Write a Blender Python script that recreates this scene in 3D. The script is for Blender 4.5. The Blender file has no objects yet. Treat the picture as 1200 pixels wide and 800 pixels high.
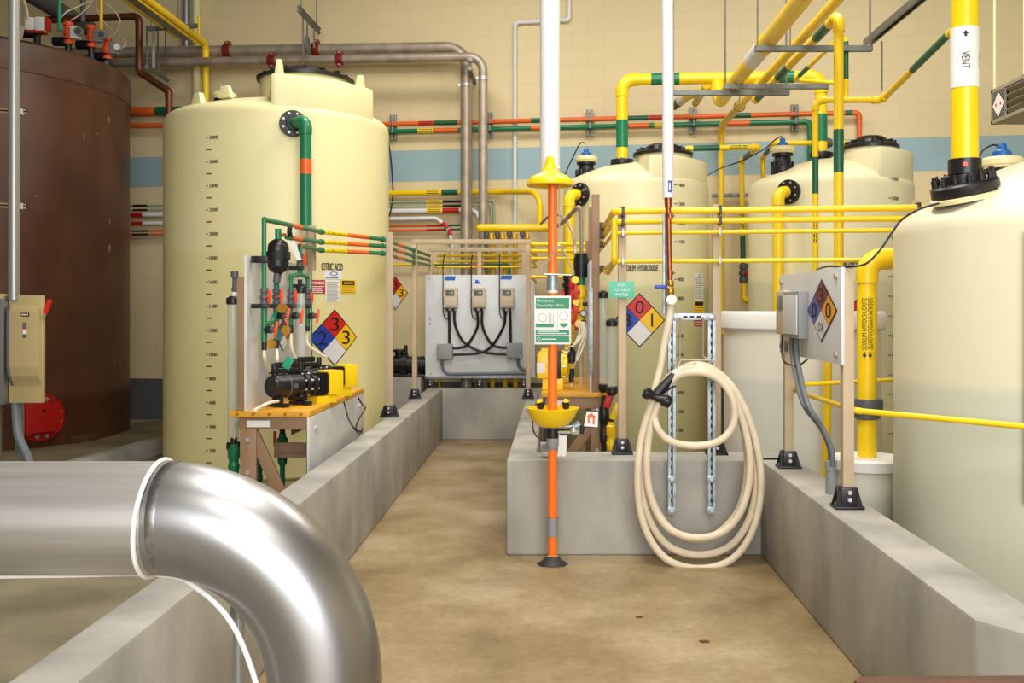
import bpy, bmesh, math, random
from mathutils import Vector, Matrix
random.seed(4)
COL = bpy.context.scene.collection
PI = math.pi
V = Vector
UP = V((0, 0, 1)); RX = V((1, 0, 0)); FY = V((0, 1, 0))
# camera: at (0,0,CZ), level, looking along +Y; S = focal length in pixels of the 1200-wide frame
S = 1150.0; CX = 650.0; CY = 360.0; CZ = 1.515
def P(x, y, d): return V(((x-CX)/S*d, d, CZ-(y-CY)/S*d))
def wd(x, off=0.0):                       # distance of the (slightly skewed) rear wall seen at column x
    k = (x-CX)/S
    return (12.0-off)/(1+0.155*k)
def Wp(x, y, off=0.1): return (x, y, wd(x, off))
def vv(p): return p.copy() if isinstance(p, Vector) else P(*p)

# ---------------------------------------------------------------- materials
def lin(c):
    return tuple((v/255/12.92 if v/255 <= .04045 else ((v/255+.055)/1.055)**2.4) for v in c)
def mat(name, c, rough=.5, metal=0.0, var=0.0, vs=5.0, c2=None, bump=0.0, bs=80.0, spec=.5, stretch=None, thr=(.35, .65), detail=4, rvar=0):
    m = bpy.data.materials.new(name); m.use_nodes = True
    nt = m.node_tree; b = nt.nodes['Principled BSDF']
    col = (*lin(c), 1)
    b.inputs['Base Color'].default_value = col
    b.inputs['Roughness'].default_value = rough; b.inputs['Metallic'].default_value = metal
    b.inputs['Specular IOR Level'].default_value = spec
    co = None
    def coords():
        tc = nt.nodes.new('ShaderNodeTexCoord')
        if stretch:
            mp = nt.nodes.new('ShaderNodeMapping'); mp.inputs['Scale'].default_value = stretch
            nt.links.new(tc.outputs['Object'], mp.inputs['Vector']); return mp.outputs['Vector']
        return tc.outputs['Object']
    if var or c2:
        co = coords()
        n = nt.nodes.new('ShaderNodeTexNoise'); n.inputs['Scale'].default_value = vs; n.inputs['Detail'].default_value = detail
        nt.links.new(co, n.inputs['Vector'])
        r = nt.nodes.new('ShaderNodeValToRGB')
        lo = tuple(x*(1-var) for x in col[:3]); hi = tuple(min(1, x*(1+var)) for x in col[:3])
        if c2: hi = lin(c2); lo = col[:3]
        r.color_ramp.elements[0].color = (*lo, 1); r.color_ramp.elements[1].color = (*hi, 1)
        r.color_ramp.elements[0].position, r.color_ramp.elements[1].position = thr
        nt.links.new(n.outputs['Fac'], r.inputs['Fac']); nt.links.new(r.outputs['Color'], b.inputs['Base Color'])
        if rvar:
            mr = nt.nodes.new('ShaderNodeMapRange'); mr.inputs['To Min'].default_value = rough-rvar; mr.inputs['To Max'].default_value = rough+rvar
            nt.links.new(n.outputs['Fac'], mr.inputs['Value']); nt.links.new(mr.outputs['Result'], b.inputs['Roughness'])
    if bump:
        co = co or coords()
        n2 = nt.nodes.new('ShaderNodeTexNoise'); n2.inputs['Scale'].default_value = bs; n2.inputs['Detail'].default_value = 6
        nt.links.new(co, n2.inputs['Vector'])
        bp = nt.nodes.new('ShaderNodeBump'); bp.inputs['Strength'].default_value = bump; bp.inputs['Distance'].default_value = .01
        nt.links.new(n2.outputs['Fac'], bp.inputs['Height']); nt.links.new(bp.outputs['Normal'], b.inputs['Normal'])
    return m

M = {}
M['yellow'] = mat('yellow_pipe', (246, 206, 18), .32, var=.06, vs=3)
M['yellowd'] = mat('yellow_label', (250, 214, 10), .4)
M['green'] = mat('green_pipe', (22, 118, 78), .35, var=.08, vs=4)
M['dgreen'] = mat('green_dark', (20, 92, 62), .38)
M['orange'] = mat('orange_pipe', (228, 104, 38), .38, var=.06, vs=4)
M['shower_orange'] = mat('shower_orange', (255, 116, 20), .35)
M['handle'] = mat('handle_orange', (240, 82, 30), .4)
M['red'] = mat('red_paint', (186, 26, 20), .35)
M['redv'] = mat('red_valve', (214, 34, 22), .4)
M['darkred'] = mat('red_coupling', (118, 26, 18), .5)
M['frp'] = mat('tan_frp', (190, 168, 138), .55, var=.06, vs=7)
M['frpd'] = mat('brown_frp', (150, 118, 88), .5, var=.08, vs=7)
M['black'] = mat('black_plastic', (22, 22, 24), .38)
M['blackm'] = mat('black_rubber', (16, 16, 17), .6)
M['dgrey'] = mat('grey_pvc', (84, 86, 92), .45)
M['grey'] = mat('grey_plastic', (140, 142, 144), .5)
M['galv'] = mat('galvanised', (160, 168, 174), .42, .6, var=.2, vs=30)
M['strut'] = mat('strut_steel', (120, 122, 118), .45, .6, var=.15, vs=10)
M['zinc'] = mat('zinc_bolt', (200, 200, 200), .35, .6)
M['chrome'] = mat('chrome', (226, 228, 230), .22, .75)
M['steelp'] = mat('stainless_dull', (176, 162, 146), .5, .5, var=.16, vs=6)
M['white'] = mat('white_plastic', (236, 234, 230), .45)
M['whitep'] = mat('white_jacket', (224, 224, 228), .42)
M['paper'] = mat('paper_white', (232, 230, 226), .6)
M['ink'] = mat('ink_black', (14, 14, 14), .6)
M['inkf'] = mat('ink_faded', (66, 62, 48), .7)
M['greyink'] = mat('ink_grey', (150, 150, 148), .7)
M['board'] = mat('board_white', (214, 217, 220), .38, var=.04, vs=3)
M['boardg'] = mat('board_grey', (196, 197, 196), .35, c2=(212, 210, 204), vs=4)
M['sgreen'] = mat('safety_green', (14, 132, 88), .45)
M['teal'] = mat('sign_teal', (84, 190, 160), .5)
M['blue'] = mat('tape_blue', (28, 92, 190), .5)
M['sblue'] = mat('sensor_blue', (22, 96, 168), .4)
M['nred'] = mat('placard_red', (206, 28, 24), .4)
M['nblue'] = mat('placard_blue', (30, 62, 170), .4)
M['nyel'] = mat('placard_yellow', (244, 196, 28), .4)
M['nwht'] = mat('placard_white', (226, 224, 226), .4)
M['fred'] = mat('placard_red_faded', (120, 40, 48), .45)
M['fblue'] = mat('placard_blue_faded', (88, 92, 168), .45)
M['fora'] = mat('placard_amber', (236, 160, 30), .45)
M['cream'] = mat('cream_plastic', (226, 214, 164), .42, var=.03, vs=2)
M['beige'] = mat('beige_case', (198, 184, 160), .5)
M['lcd'] = mat('display_glass', (98, 112, 104), .2)
M['brass'] = mat('brass', (190, 140, 50), .32, .8)
M['copper'] = mat('copper_pipe', (150, 84, 52), .32, .7, var=.15, vs=9)
M['brownpipe'] = mat('brown_pipe', (104, 62, 38), .4, .5, var=.2, vs=5)
M['sage'] = mat('sage_pipe', (150, 172, 140), .5)
M['hose'] = mat('hose_rubber', (222, 206, 180), .6, var=.07, vs=9)
M['tube'] = mat('clear_tubing', (224, 214, 190), .3)
M['tabletop'] = mat('table_yellow', (220, 160, 44), .45, var=.12, vs=9)
M['cond'] = mat('grey_conduit', (104, 108, 114), .45)
M['galvc'] = mat('steel_conduit', (156, 156, 152), .38, .6)
M['wood'] = mat('wood_brown', (84, 40, 22), .45, var=.3, vs=6, stretch=(1, 8, 8))
M['sbox'] = mat('switch_beige', (186, 166, 118), .45, .2)
M['sboxs'] = mat('switch_steel', (150, 150, 152), .35, .8)
M['iron'] = mat('cast_black', (40, 38, 36), .55)
M['heater'] = mat('heater_tan', (150, 142, 120), .5)
M['dark'] = mat('dark_inside', (26, 24, 22), .7)
M['teald'] = mat('teal_tag', (20, 150, 110), .5)
M['wire'] = mat('wire_cream', (200, 186, 160), .5)
M['stain'] = mat('stainless_brushed', (190, 186, 182), .48, .88, var=.12, vs=2.2, stretch=(.5, 14, 14), bump=.03, bs=30, detail=8)
M['weld'] = mat('weld_steel', (160, 160, 162), .3, 1.0, var=.2, vs=60)
M['stainb'] = mat('stainless_bend', (166, 165, 166), .36, 1.0, var=.05, vs=4, bump=.02, bs=200)
M['conc_side'] = mat('concrete_side', (140, 138, 132), .85, c2=(186, 181, 170), vs=1.6, bump=.2, bs=25, stretch=(1.6, 1.6, .9), thr=(.3, .72), detail=10)

def clear_mat():
    m = bpy.data.materials.new('clear_acrylic'); m.use_nodes = True
    b = m.node_tree.nodes['Principled BSDF']
    b.inputs['Base Color'].default_value = (*lin((206, 214, 210)), 1)
    b.inputs['Roughness'].default_value = .08; b.inputs['Alpha'].default_value = .38
    return m
M['clear'] = clear_mat()

def tank_mat(name, c, cl, zl, streak=.05):
    """poly tank wall; below zl the stored liquid shows through the translucent wall"""
    m = bpy.data.materials.new(name); m.use_nodes = True
    nt = m.node_tree; b = nt.nodes['Principled BSDF']
    tc = nt.nodes.new('ShaderNodeTexCoord'); sp = nt.nodes.new('ShaderNodeSeparateXYZ')
    nt.links.new(tc.outputs['Object'], sp.inputs[0])
    mr = nt.nodes.new('ShaderNodeMapRange'); mr.inputs['From Min'].default_value = zl-.03; mr.inputs['From Max'].default_value = zl+.03
    nt.links.new(sp.outputs['Z'], mr.inputs['Value'])
    mx = nt.nodes.new('ShaderNodeMix'); mx.data_type = 'RGBA'
    mx.inputs[6].default_value = (*lin(cl), 1); mx.inputs[7].default_value = (*lin(c), 1)
    nt.links.new(mr.outputs['Result'], mx.inputs[0])
    mp = nt.nodes.new('ShaderNodeMapping'); mp.inputs['Scale'].default_value = (3, 3, .5)
    nt.links.new(tc.outputs['Object'], mp.inputs['Vector'])
    n = nt.nodes.new('ShaderNodeTexNoise'); n.inputs['Scale'].default_value = 1.6; n.inputs['Detail'].default_value = 6
    nt.links.new(mp.outputs['Vector'], n.inputs['Vector'])
    mr2 = nt.nodes.new('ShaderNodeMapRange'); mr2.inputs['To Min'].default_value = 1-streak; mr2.inputs['To Max'].default_value = 1+streak
    nt.links.new(n.outputs['Fac'], mr2.inputs['Value'])
    mu = nt.nodes.new('ShaderNodeMix'); mu.data_type = 'RGBA'; mu.blend_type = 'MULTIPLY'; mu.inputs[0].default_value = 1
    nt.links.new(mx.outputs[2], mu.inputs[6]); nt.links.new(mr2.outputs['Result'], mu.inputs[7])
    nt.links.new(mu.outputs[2], b.inputs['Base Color'])
    b.inputs['Roughness'].default_value = .42
    b.inputs['Subsurface Weight'].default_value = .0
    return m

# ---------------------------------------------------------------- mesh builder
WL = {}                                     # world location of every object made
class MB:
    def __init__(s): s.v = []; s.f = []; s.fm = []; s.mats = []
    def mi(s, m):
        m = M[m] if isinstance(m, str) else m
        if m not in s.mats: s.mats.append(m)
        return s.mats.index(m)
    def add(s, vs, fs, m):
        o = len(s.v); k = s.mi(m)
        s.v += [V(q) for q in vs]
        for f in fs: s.f.append([i+o for i in f]); s.fm.append(k)
        return s
    def box(s, c, size, m, bev=0.0, rot=None, taper=None):
        x, y, z = [q/2 for q in size]; c = V(c)
        bm = bmesh.new(); bmesh.ops.create_cube(bm, size=1)
        for q in bm.verts:
            q.co = V((q.co.x*2*x, q.co.y*2*y, q.co.z*2*z))
            if taper and q.co.z > 0: q.co.x *= taper[0]; q.co.y *= taper[1]
        if bev: bmesh.ops.bevel(bm, geom=bm.edges[:], offset=min(bev, .45*min(size)), segments=2, affect='EDGES', profile=.6)
        bm.verts.index_update()
        vs = [(rot @ q.co if rot is not None else q.co)+c for q in bm.verts]
        fs = [[q.index for q in f.verts] for f in bm.faces]; bm.free()
        return s.add(vs, fs, m)
    def bx(s, a, b, m, bev=0.0):
        a = V(a); b = V(b)
        return s.box((a+b)/2, [abs(b[i]-a[i]) for i in range(3)], m, bev)
    def cyl(s, a, b, r, m, r2=None, n=20, cap=True):
        a = V(a); b = V(b); r2 = r if r2 is None else r2
        L = (b-a).length
        return s.lathe([(r, 0), (r2, L)], a, (b-a).normalized(), m, n, cap)
    def lathe(s, prof, o, ax, m, n=32, cap=False):
        o = V(o); ax = V(ax).normalized()
        h = V((1, 0, 0)) if abs(ax.x) < .8 else V((0, 1, 0))
        e1 = (h-ax*h.dot(ax)).normalized(); e2 = ax.cross(e1)
        vs = []; fs = []
        for r, z in prof:
            for i in range(n):
                t = 2*PI*i/n
                vs.append(o+ax*z+(e1*math.cos(t)+e2*math.sin(t))*max(r, 1e-5))
        for j in range(len(prof)-1):
            for i in range(n):
                k = (i+1) % n
                fs.append([j*n+i, j*n+k, (j+1)*n+k, (j+1)*n+i])
        if cap:
            fs.append(list(range(n))[::-1]); fs.append([(len(prof)-1)*n+i for i in range(n)])
        return s.add(vs, fs, m)
    def tube(s, pts, r, m, n=12, cap=True, closed=False, rfun=None):
        pts = [V(p) for p in pts]; N = len(pts)
        tg = []
        for i in range(N):
            a = pts[(i-1) % N] if (i > 0 or closed) else pts[i]
            b = pts[(i+1) % N] if (i < N-1 or closed) else pts[i]
            t = (b-a); tg.append(t.normalized() if t.length > 1e-9 else UP.copy())
        h = UP if abs(tg[0].z) < .9 else RX
        e = (h-tg[0]*h.dot(tg[0])).normalized()
        vs = []; fs = []
        for i in range(N):
            e = e-tg[i]*e.dot(tg[i]); e.normalize(); g = tg[i].cross(e)
            rr = rfun(i/(N-1)) if rfun else r
            for k in range(n):
                a = 2*PI*k/n; vs.append(pts[i]+(e*math.cos(a)+g*math.sin(a))*rr)
        for i in range(N if closed else N-1):
            j = (i+1) % N
            for k in range(n):
                l = (k+1) % n; fs.append([i*n+k, i*n+l, j*n+l, j*n+k])
        if cap and not closed:
            fs.append(list(range(n))[::-1]); fs.append([(N-1)*n+k for k in range(n)])
        return s.add(vs, fs, m)
    def prism(s, poly, vec, m, bev=0.0):
        poly = [V(p) for p in poly]; vec = V(vec); n = len(poly)
        bm = bmesh.new(); q = [bm.verts.new(p) for p in poly]; f = bm.faces.new(q)
        r = bmesh.ops.extrude_face_region(bm, geom=[f])
        bmesh.ops.translate(bm, vec=vec, verts=[e for e in r['geom'] if isinstance(e, bmesh.types.BMVert)])
        bmesh.ops.recalc_face_normals(bm, faces=bm.faces[:])
        if bev: bmesh.ops.bevel(bm, geom=bm.edges[:], offset=bev, segments=2, affect='EDGES', profile=.6)
        bm.verts.index_update()
        vs = [x.co.copy() for x in bm.verts]; fs = [[x.index for x in g.verts] for g in bm.faces]; bm.free()
        return s.add(vs, fs, m)
    def ball(s, c, r, m, n=16, sc=(1, 1, 1)):
        c = V(c); vs = []; fs = []; h = n//2
        for j in range(h+1):
            t = PI*j/h
            for i in range(n):
                p = 2*PI*i/n
                vs.append(c+V((r*sc[0]*math.sin(t)*math.cos(p), r*sc[1]*math.sin(t)*math.sin(p), r*sc[2]*math.cos(t))))
        for j in range(h):
            for i in range(n):
                k = (i+1) % n; fs.append([j*n+i, (j+1)*n+i, (j+1)*n+k, j*n+k])
        return s.add(vs, fs, m)
    def build(s, name, parent=None, label=None, cat=None, group=None, kind=None, ang=38, org=None):
        if parent is not None and org is None: org = WL[parent.name]
        if org is None:
            xs = [q.x for q in s.v]; ys = [q.y for q in s.v]; zs = [q.z for q in s.v]
            org = V(((min(xs)+max(xs))/2, (min(ys)+max(ys))/2, min(zs)))
        me = bpy.data.meshes.new(name)
        me.from_pydata([tuple(q-org) for q in s.v], [], s.f)
        for m in s.mats: me.materials.append(m)
        me.polygons.foreach_set('material_index', s.fm)
        bm = bmesh.new(); bm.from_mesh(me)
        bmesh.ops.remove_doubles(bm, verts=bm.verts[:], dist=1e-6)
        bm.to_mesh(me); bm.free()
        me.polygons.foreach_set('use_smooth', [True]*len(me.polygons))
        me.set_sharp_from_angle(angle=math.radians(ang)); me.update()
        o = bpy.data.objects.new(name, me); COL.objects.link(o)
        if parent is not None: o.parent = parent; o.location = org-WL[parent.name]
        else: o.location = org
        WL[o.name] = V(org)
        if label: o['label'] = label
        if cat: o['category'] = cat
        if group: o['group'] = group
        if kind: o['kind'] = kind
        return o

def thing(name, label, cat, loc, group=None):
    o = bpy.data.objects.new(name, None); COL.objects.link(o); o.location = loc; o.empty_display_size = .1
    o['label'] = label; o['category'] = cat
    if group: o['group'] = group
    WL[o.name] = V(loc); return o

def fillet(W, rad, seg=7):
    out = [W[0]]; arcs = []
    for i in range(1, len(W)-1):
        a, b, c = W[i-1], W[i], W[i+1]
        u = (a-b).normalized(); w = (c-b).normalized()
        ang = u.angle(w)
        if ang > PI-.02: out.append(b); arcs.append(None); continue
        t = min(rad/math.tan(ang/2), .48*(a-b).length, .48*(c-b).length); r = t*math.tan(ang/2)
        bis = (u+w).normalized(); ctr = b+bis*(r/math.sin(ang/2))
        p0 = b+u*t; p1 = b+w*t
        d0 = p0-ctr; d1 = p1-ctr; full = d0.angle(d1)
        arc = []
        for k in range(seg+1):
            q = k/seg
            arc.append(ctr+(d0*math.sin((1-q)*full)+d1*math.sin(q*full))/math.sin(full))
        out += arc; arcs.append((arc, u, w))
    out.append(W[-1]); return out, arcs

def smooth(pts, k=8):
    pts = [vv(p) for p in pts]; n = len(pts); out = []
    for i in range(n-1):
        p0 = pts[max(i-1, 0)]; p1 = pts[i]; p2 = pts[i+1]; p3 = pts[min(i+2, n-1)]
        for j in range(k):
            t = j/k
            out.append(.5*((2*p1)+(p2-p0)*t+(2*p0-5*p1+4*p2-p3)*t*t+(3*p1-p0-3*p2+p3)*t**3))
    out.append(pts[-1]); return out

# ---------------------------------------------------------------- lettering and stickers
_TX = {}
def text_geo(st):
    if st in _TX: return _TX[st]
    cu = bpy.data.curves.new('t', 'FONT'); cu.body = st; cu.resolution_u = 3
    ob = bpy.data.objects.new('t', cu); COL.objects.link(ob)
    dg = bpy.context.evaluated_depsgraph_get(); dg.update()
    me = bpy.data.meshes.new_from_object(ob.evaluated_get(dg))
    vs = [q.co.copy() for q in me.vertices]; fs = [list(p.vertices) for p in me.polygons]
    bpy.data.objects.remove(ob); bpy.data.curves.remove(cu); bpy.data.meshes.remove(me)
    x0 = min(q.x for q in vs); x1 = max(q.x for q in vs); y0 = min(q.y for q in vs); y1 = max(q.y for q in vs)
    _TX[st] = (vs, fs, x0, x1, y0, y1); return _TX[st]
def dtext(mb, f, st, u, v, h, m, align='c', off=.004, w=None, bold=0):
    """text of cap height h centred at (u,v) (or starting there) on surface f; w forces the width"""
    vs, fs, x0, x1, y0, y1 = text_geo(st)
    sy = h/(y1-y0); sx = sy if w is None else w/(x1-x0)
    ou = u-(x0+x1)/2*sx if align == 'c' else u-x0*sx
    ov = v-(y0+y1)/2*sy
    for dx in ((0,) if not bold else (-bold, bold)):
        mb.add([f(ou+q.x*sx+dx, ov+q.y*sy, off+abs(dx)*.01) for q in vs], fs, m)
def dquad(mb, f, q, m, off=.002, n=4):
    vs = []; fs = []
    for j in range(n+1):
        for i in range(n+1):
            a = i/n; b = j/n
            u = (q[0][0]*(1-a)+q[1][0]*a)*(1-b)+(q[3][0]*(1-a)+q[2][0]*a)*b
            v = (q[0][1]*(1-a)+q[1][1]*a)*(1-b)+(q[3][1]*(1-a)+q[2][1]*a)*b
            vs.append(f(u, v, off))
    for j in range(n):
        for i in range(n):
            k = j*(n+1)+i; fs.append([k, k+1, k+n+2, k+n+1])
    mb.add(vs, fs, m)
def drect(mb, f, u0, v0, u1, v1, m, off=.002, n=4): dquad(mb, f, [(u0, v0), (u1, v0), (u1, v1), (u0, v1)], m, off, n)
def dring(mb, f, u, v, r0, r1, m, off=.004, n=24, su=1.0):
    vs = []; fs = []
    for i in range(n):
        t = 2*PI*i/n
        vs += [f(u+su*r0*math.cos(t), v+r0*math.sin(t), off), f(u+su*r1*math.cos(t), v+r1*math.sin(t), off)]
    for i in range(n):
        k = (i+1) % n; fs.append([2*i, 2*i+1, 2*k+1, 2*k])
    mb.add(vs, fs, m)
def flat(O, U, Vd):
    O = vv(O); U = V(U).normalized(); Vd = V(Vd).normalized(); N = U.cross(Vd)
    return lambda u, v, off=0.0: O+U*u+Vd*v+N*off
def cylf(O, ax, face, r):
    O = V(O); ax = V(ax).normalized(); face = V(face); N = (face-ax*face.dot(ax)).normalized(); up = N.cross(ax)
    def f(u, v, off=0.0):
        t = v/r
        return O+ax*u+(N*math.cos(t)+up*math.sin(t))*(r+off)
    return f
def nfpa(f, h, top, left, right, parent=None, cols=('nred', 'nblue', 'nyel', 'nwht'), hv=None, special=None):
    """four-square hazard diamond of half width h; digits as on the sign"""
    mb = MB(); hv = hv or h
    E = 1.05
    dquad(mb, f, [(0, -hv*E), (h*E, 0), (0, hv*E), (-h*E, 0)], 'ink', .002, 8)
    def cell(cu, cv, m):
        g = .98
        dquad(mb, f, [(cu, cv-hv/2*g), (cu+h/2*g, cv), (cu, cv+hv/2*g), (cu-h/2*g, cv)], m, .004, 6)
    cell(0, hv/2, cols[0]); cell(-h/2, 0, cols[1]); cell(h/2, 0, cols[2]); cell(0, -hv/2, cols[3])
    w = lambda t: None
    if top: dtext(mb, f, top, 0, hv*.5, hv*.5, 'ink', off=.006, w=h*.36)
    if left: dtext(mb, f, left, -h*.5, 0, hv*.5, 'ink', off=.006, w=h*.36)
    if right: dtext(mb, f, right, h*.5, 0, hv*.5, 'ink', off=.006, w=(h*.36 if right != '1' else None))
    if special: dtext(mb, f, special, 0, -hv*.55, hv*.3, 'ink', off=.006, w=h*.4)
    return mb

# ---------------------------------------------------------------- pipes
def seg_t(p, q, axis, c):
    """fraction along p->q (x,y,depth triples) at which the point shows at column/row c"""
    i = 0 if axis == 'x' else 1
    a = (p[i]-c)*p[2]; b = (q[i]-c)*q[2]
    return max(0.0, min(1.0, a/(a-b) if abs(a-b) > 1e-9 else 0))
def pipe(label, pts, r, m, bands=(), name='pipe', cat='pipe', group=None, fil=None, fit=True, n=14, k=1.14, parent=None, plabel=None):
    W = [vv(p) for p in pts]
    fr = fil if fil is not None else 1.9*r
    path, arcs = fillet(W, fr)
    mb = MB(); mb.tube(path, r, m, n)
    o = mb.build(name, parent, label=label, cat=cat if parent is None else None, group=group if parent is None else None)
    if fit:
        for a in arcs:
            if a is None: continue
            arc, u, w = a
            q = [arc[0]+u*r*.9, arc[0]+u*r*.3]+arc+[arc[-1]+w*r*.3, arc[-1]+w*r*.9]
            e = MB(); e.tube(q, r*k, m, n); e.build('elbow', o)
    for bd in bands:
        i, axis, c0, c1, bmx = bd[:5]
        if axis == 't': t0, t1 = c0, c1
        else: t0 = seg_t(pts[i], pts[i+1], axis, c0); t1 = seg_t(pts[i], pts[i+1], axis, c1)
        A = W[i].lerp(W[i+1], t0); B = W[i].lerp(W[i+1], t1)
        tx = bd[5] if len(bd) > 5 else None
        e = MB(); e.cyl(A, B, r*1.035, bmx, n=n)
        if tx is not None:
            ax = (B-A).normalized(); L = (B-A).length; mid = (A+B)/2
            face = V((-mid.x, -mid.y, 0))
            if abs(ax.z) < .7 and ax.x < 0: ax = -ax
            f = cylf(mid, ax, face, r*1.035)
            if tx == '':                     # print too small to read: two rows of dark specks
                for row in (-.35, .35):
                    u = -L*.40
                    while u < L*.38:
                        wdt = random.uniform(.05, .12)*L
                        drect(e, f, u, r*row-r*.2, min(u+wdt, L*.42), r*row+r*.2, 'inkf', .001, 2); u += wdt+.03*L
            else:
                dtext(e, f, tx, 0, 0, r*.95, 'ink', off=.0012, w=L*.8)
        e.build('pipe_label' if tx is not None else 'color_band', o)
    return o
def cable(label, pts, r, m, cat='cable', name='cable', group=None, k=8, n=8, parent=None):
    mb = MB(); mb.tube(smooth(pts, k), r, m, n)
    return mb.build(name, parent, label=label, cat=cat if parent is None else None, group=group if parent is None else None)
def ballvalve(parent, a, b, r, m='dgrey', hm='handle', hdir=RX, lever=True, hl=2.6, name='valve', k=1.0):
    a = V(a); b = V(b); L = (b-a).length; ax = (b-a).normalized()
    mb = MB()
    mb.lathe([(r*1.15, 0), (r*1.45, .02*L), (r*1.45, .27*L), (r*1.2, .3*L), (r*1.2, .36*L), (r*1.6, .4*L), (r*1.6, .6*L), (r*1.2, .64*L), (r*1.2, .7*L), (r*1.45, .73*L), (r*1.45, .98*L), (r*1.15, L)], a, ax, m, 14, True)
    v = mb.build(name, parent)
    if lever:
        c = (a+b)/2; h = MB(); hd = V(hdir).normalized()
        h.cyl(c+hd*r*1.3, c+hd*r*2.3, r*.55, hm, n=10)
        e = c+hd*r*2.5; sd = ax.cross(hd)
        rot = Matrix((sd, hd, ax)).transposed()
        h.box(e, (r*.9, r*.55, r*hl*2), hm, r*.2, rot); h.box(e+hd*r*.4, (r*.5, r*.5, r*hl*1.2), hm, r*.15, rot)
        h.build('handle', v)
    return v
def flange(mb, c, nrm, r, m, th=.03, nb=8, bolt='zinc'):
    c = V(c); nrm = V(nrm).normalized()
    mb.lathe([(0, 0), (r, 0), (r, th*.85), (r*.97, th), (r*.55, th), (r*.5, th*1.3), (0, th*1.3)], c, nrm, m, 28)
    h = UP if abs(nrm.z) < .8 else RX
    e1 = (h-nrm*h.dot(nrm)).normalized(); e2 = nrm.cross(e1)
    for i in range(nb):
        t = 2*PI*(i+.5)/nb; p = c+(e1*math.cos(t)+e2*math.sin(t))*r*.78
        mb.cyl(p+nrm*th*.9, p+nrm*(th*.9+r*.1), r*.09, bolt, n=6)

# ---------------------------------------------------------------- supports
def post(label, x, Y, z1, z0=.58, w=.052, m='frp', group='tan posts on black shoes', shoe=True, name='support_post'):
    t = thing(name, label, 'post', (x, Y, z0), group)
    mb = MB(); mb.box((x, Y, (z0+z1)/2+.01), (w, w, z1-z0-.02), m, .004); mb.build('upright', t)
    if shoe: shoe_base(t, x, Y, z0, w)
    return t
def shoe_base(t, x, Y, z0, w=.052):
    s = MB()
    s.box((x, Y, z0+.007), (w*2.6, w*2.0, .014), 'black', .003)
    s.box((x, Y, z0+.055), (w*1.4, w*1.4, .09), 'black', .004)
    for sx in (-1, 1):
        for yy in (-.55, .55):
            s.prism([(x+sx*w*.7, Y+yy*w, z0+.012), (x+sx*w*1.25, Y+yy*w, z0+.012), (x+sx*w*.75, Y+yy*w, z0+.1)], (0, .008, 0), 'black')
    for sx in (-1, 1):
        s.cyl((x+sx*w*1.02, Y-w*.2, z0+.012), (x+sx*w*1.02, Y-w*.2, z0+.028), .010, 'zinc', n=8)
    o = s.build('base_shoe', t)
    b = MB()
    for zz in (.045, .078): b.cyl((x, Y-w*.7-.002, z0+zz), (x, Y-w*.7-.012, z0+zz), .010, 'zinc', n=10)
    b.build('bolt', o)
def strut(label, a, b, w=.041, m='strut', name='strut_rail', cat='strut', group=None, rods=(), slots=True, side=None):
    a = vv(a); b = vv(b); mb = MB(); ax = (b-a).normalized(); L = (b-a).length
    h = UP if abs(ax.z) < .8 else FY
    e2 = (h-ax*h.dot(ax)).normalized(); e1 = ax.cross(e2)
    rot = Matrix((ax, e1, e2)).transposed(); c = (a+b)/2; th = .004
    mb.box(c-e1*(w/2), (L, th, w), m, 0, rot); mb.box(c+e1*(w/2), (L, th, w), m, 0, rot); mb.box(c+e2*(w/2), (L, w, th), m, 0, rot)
    mb.box(c-e1*(w/2-.006)-e2*w/2, (L, .012, th), m, 0, rot); mb.box(c+e1*(w/2-.006)-e2*w/2, (L, .012, th), m, 0, rot)
    o = mb.build(name, None, label=label, cat=cat, group=group)
    for t in rods:
        p = a.lerp(b, t); r = MB(); r.cyl(p, (p.x, p.y, 6.5), .006, 'strut', n=6); r.build('rod', o)
    return o
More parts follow.
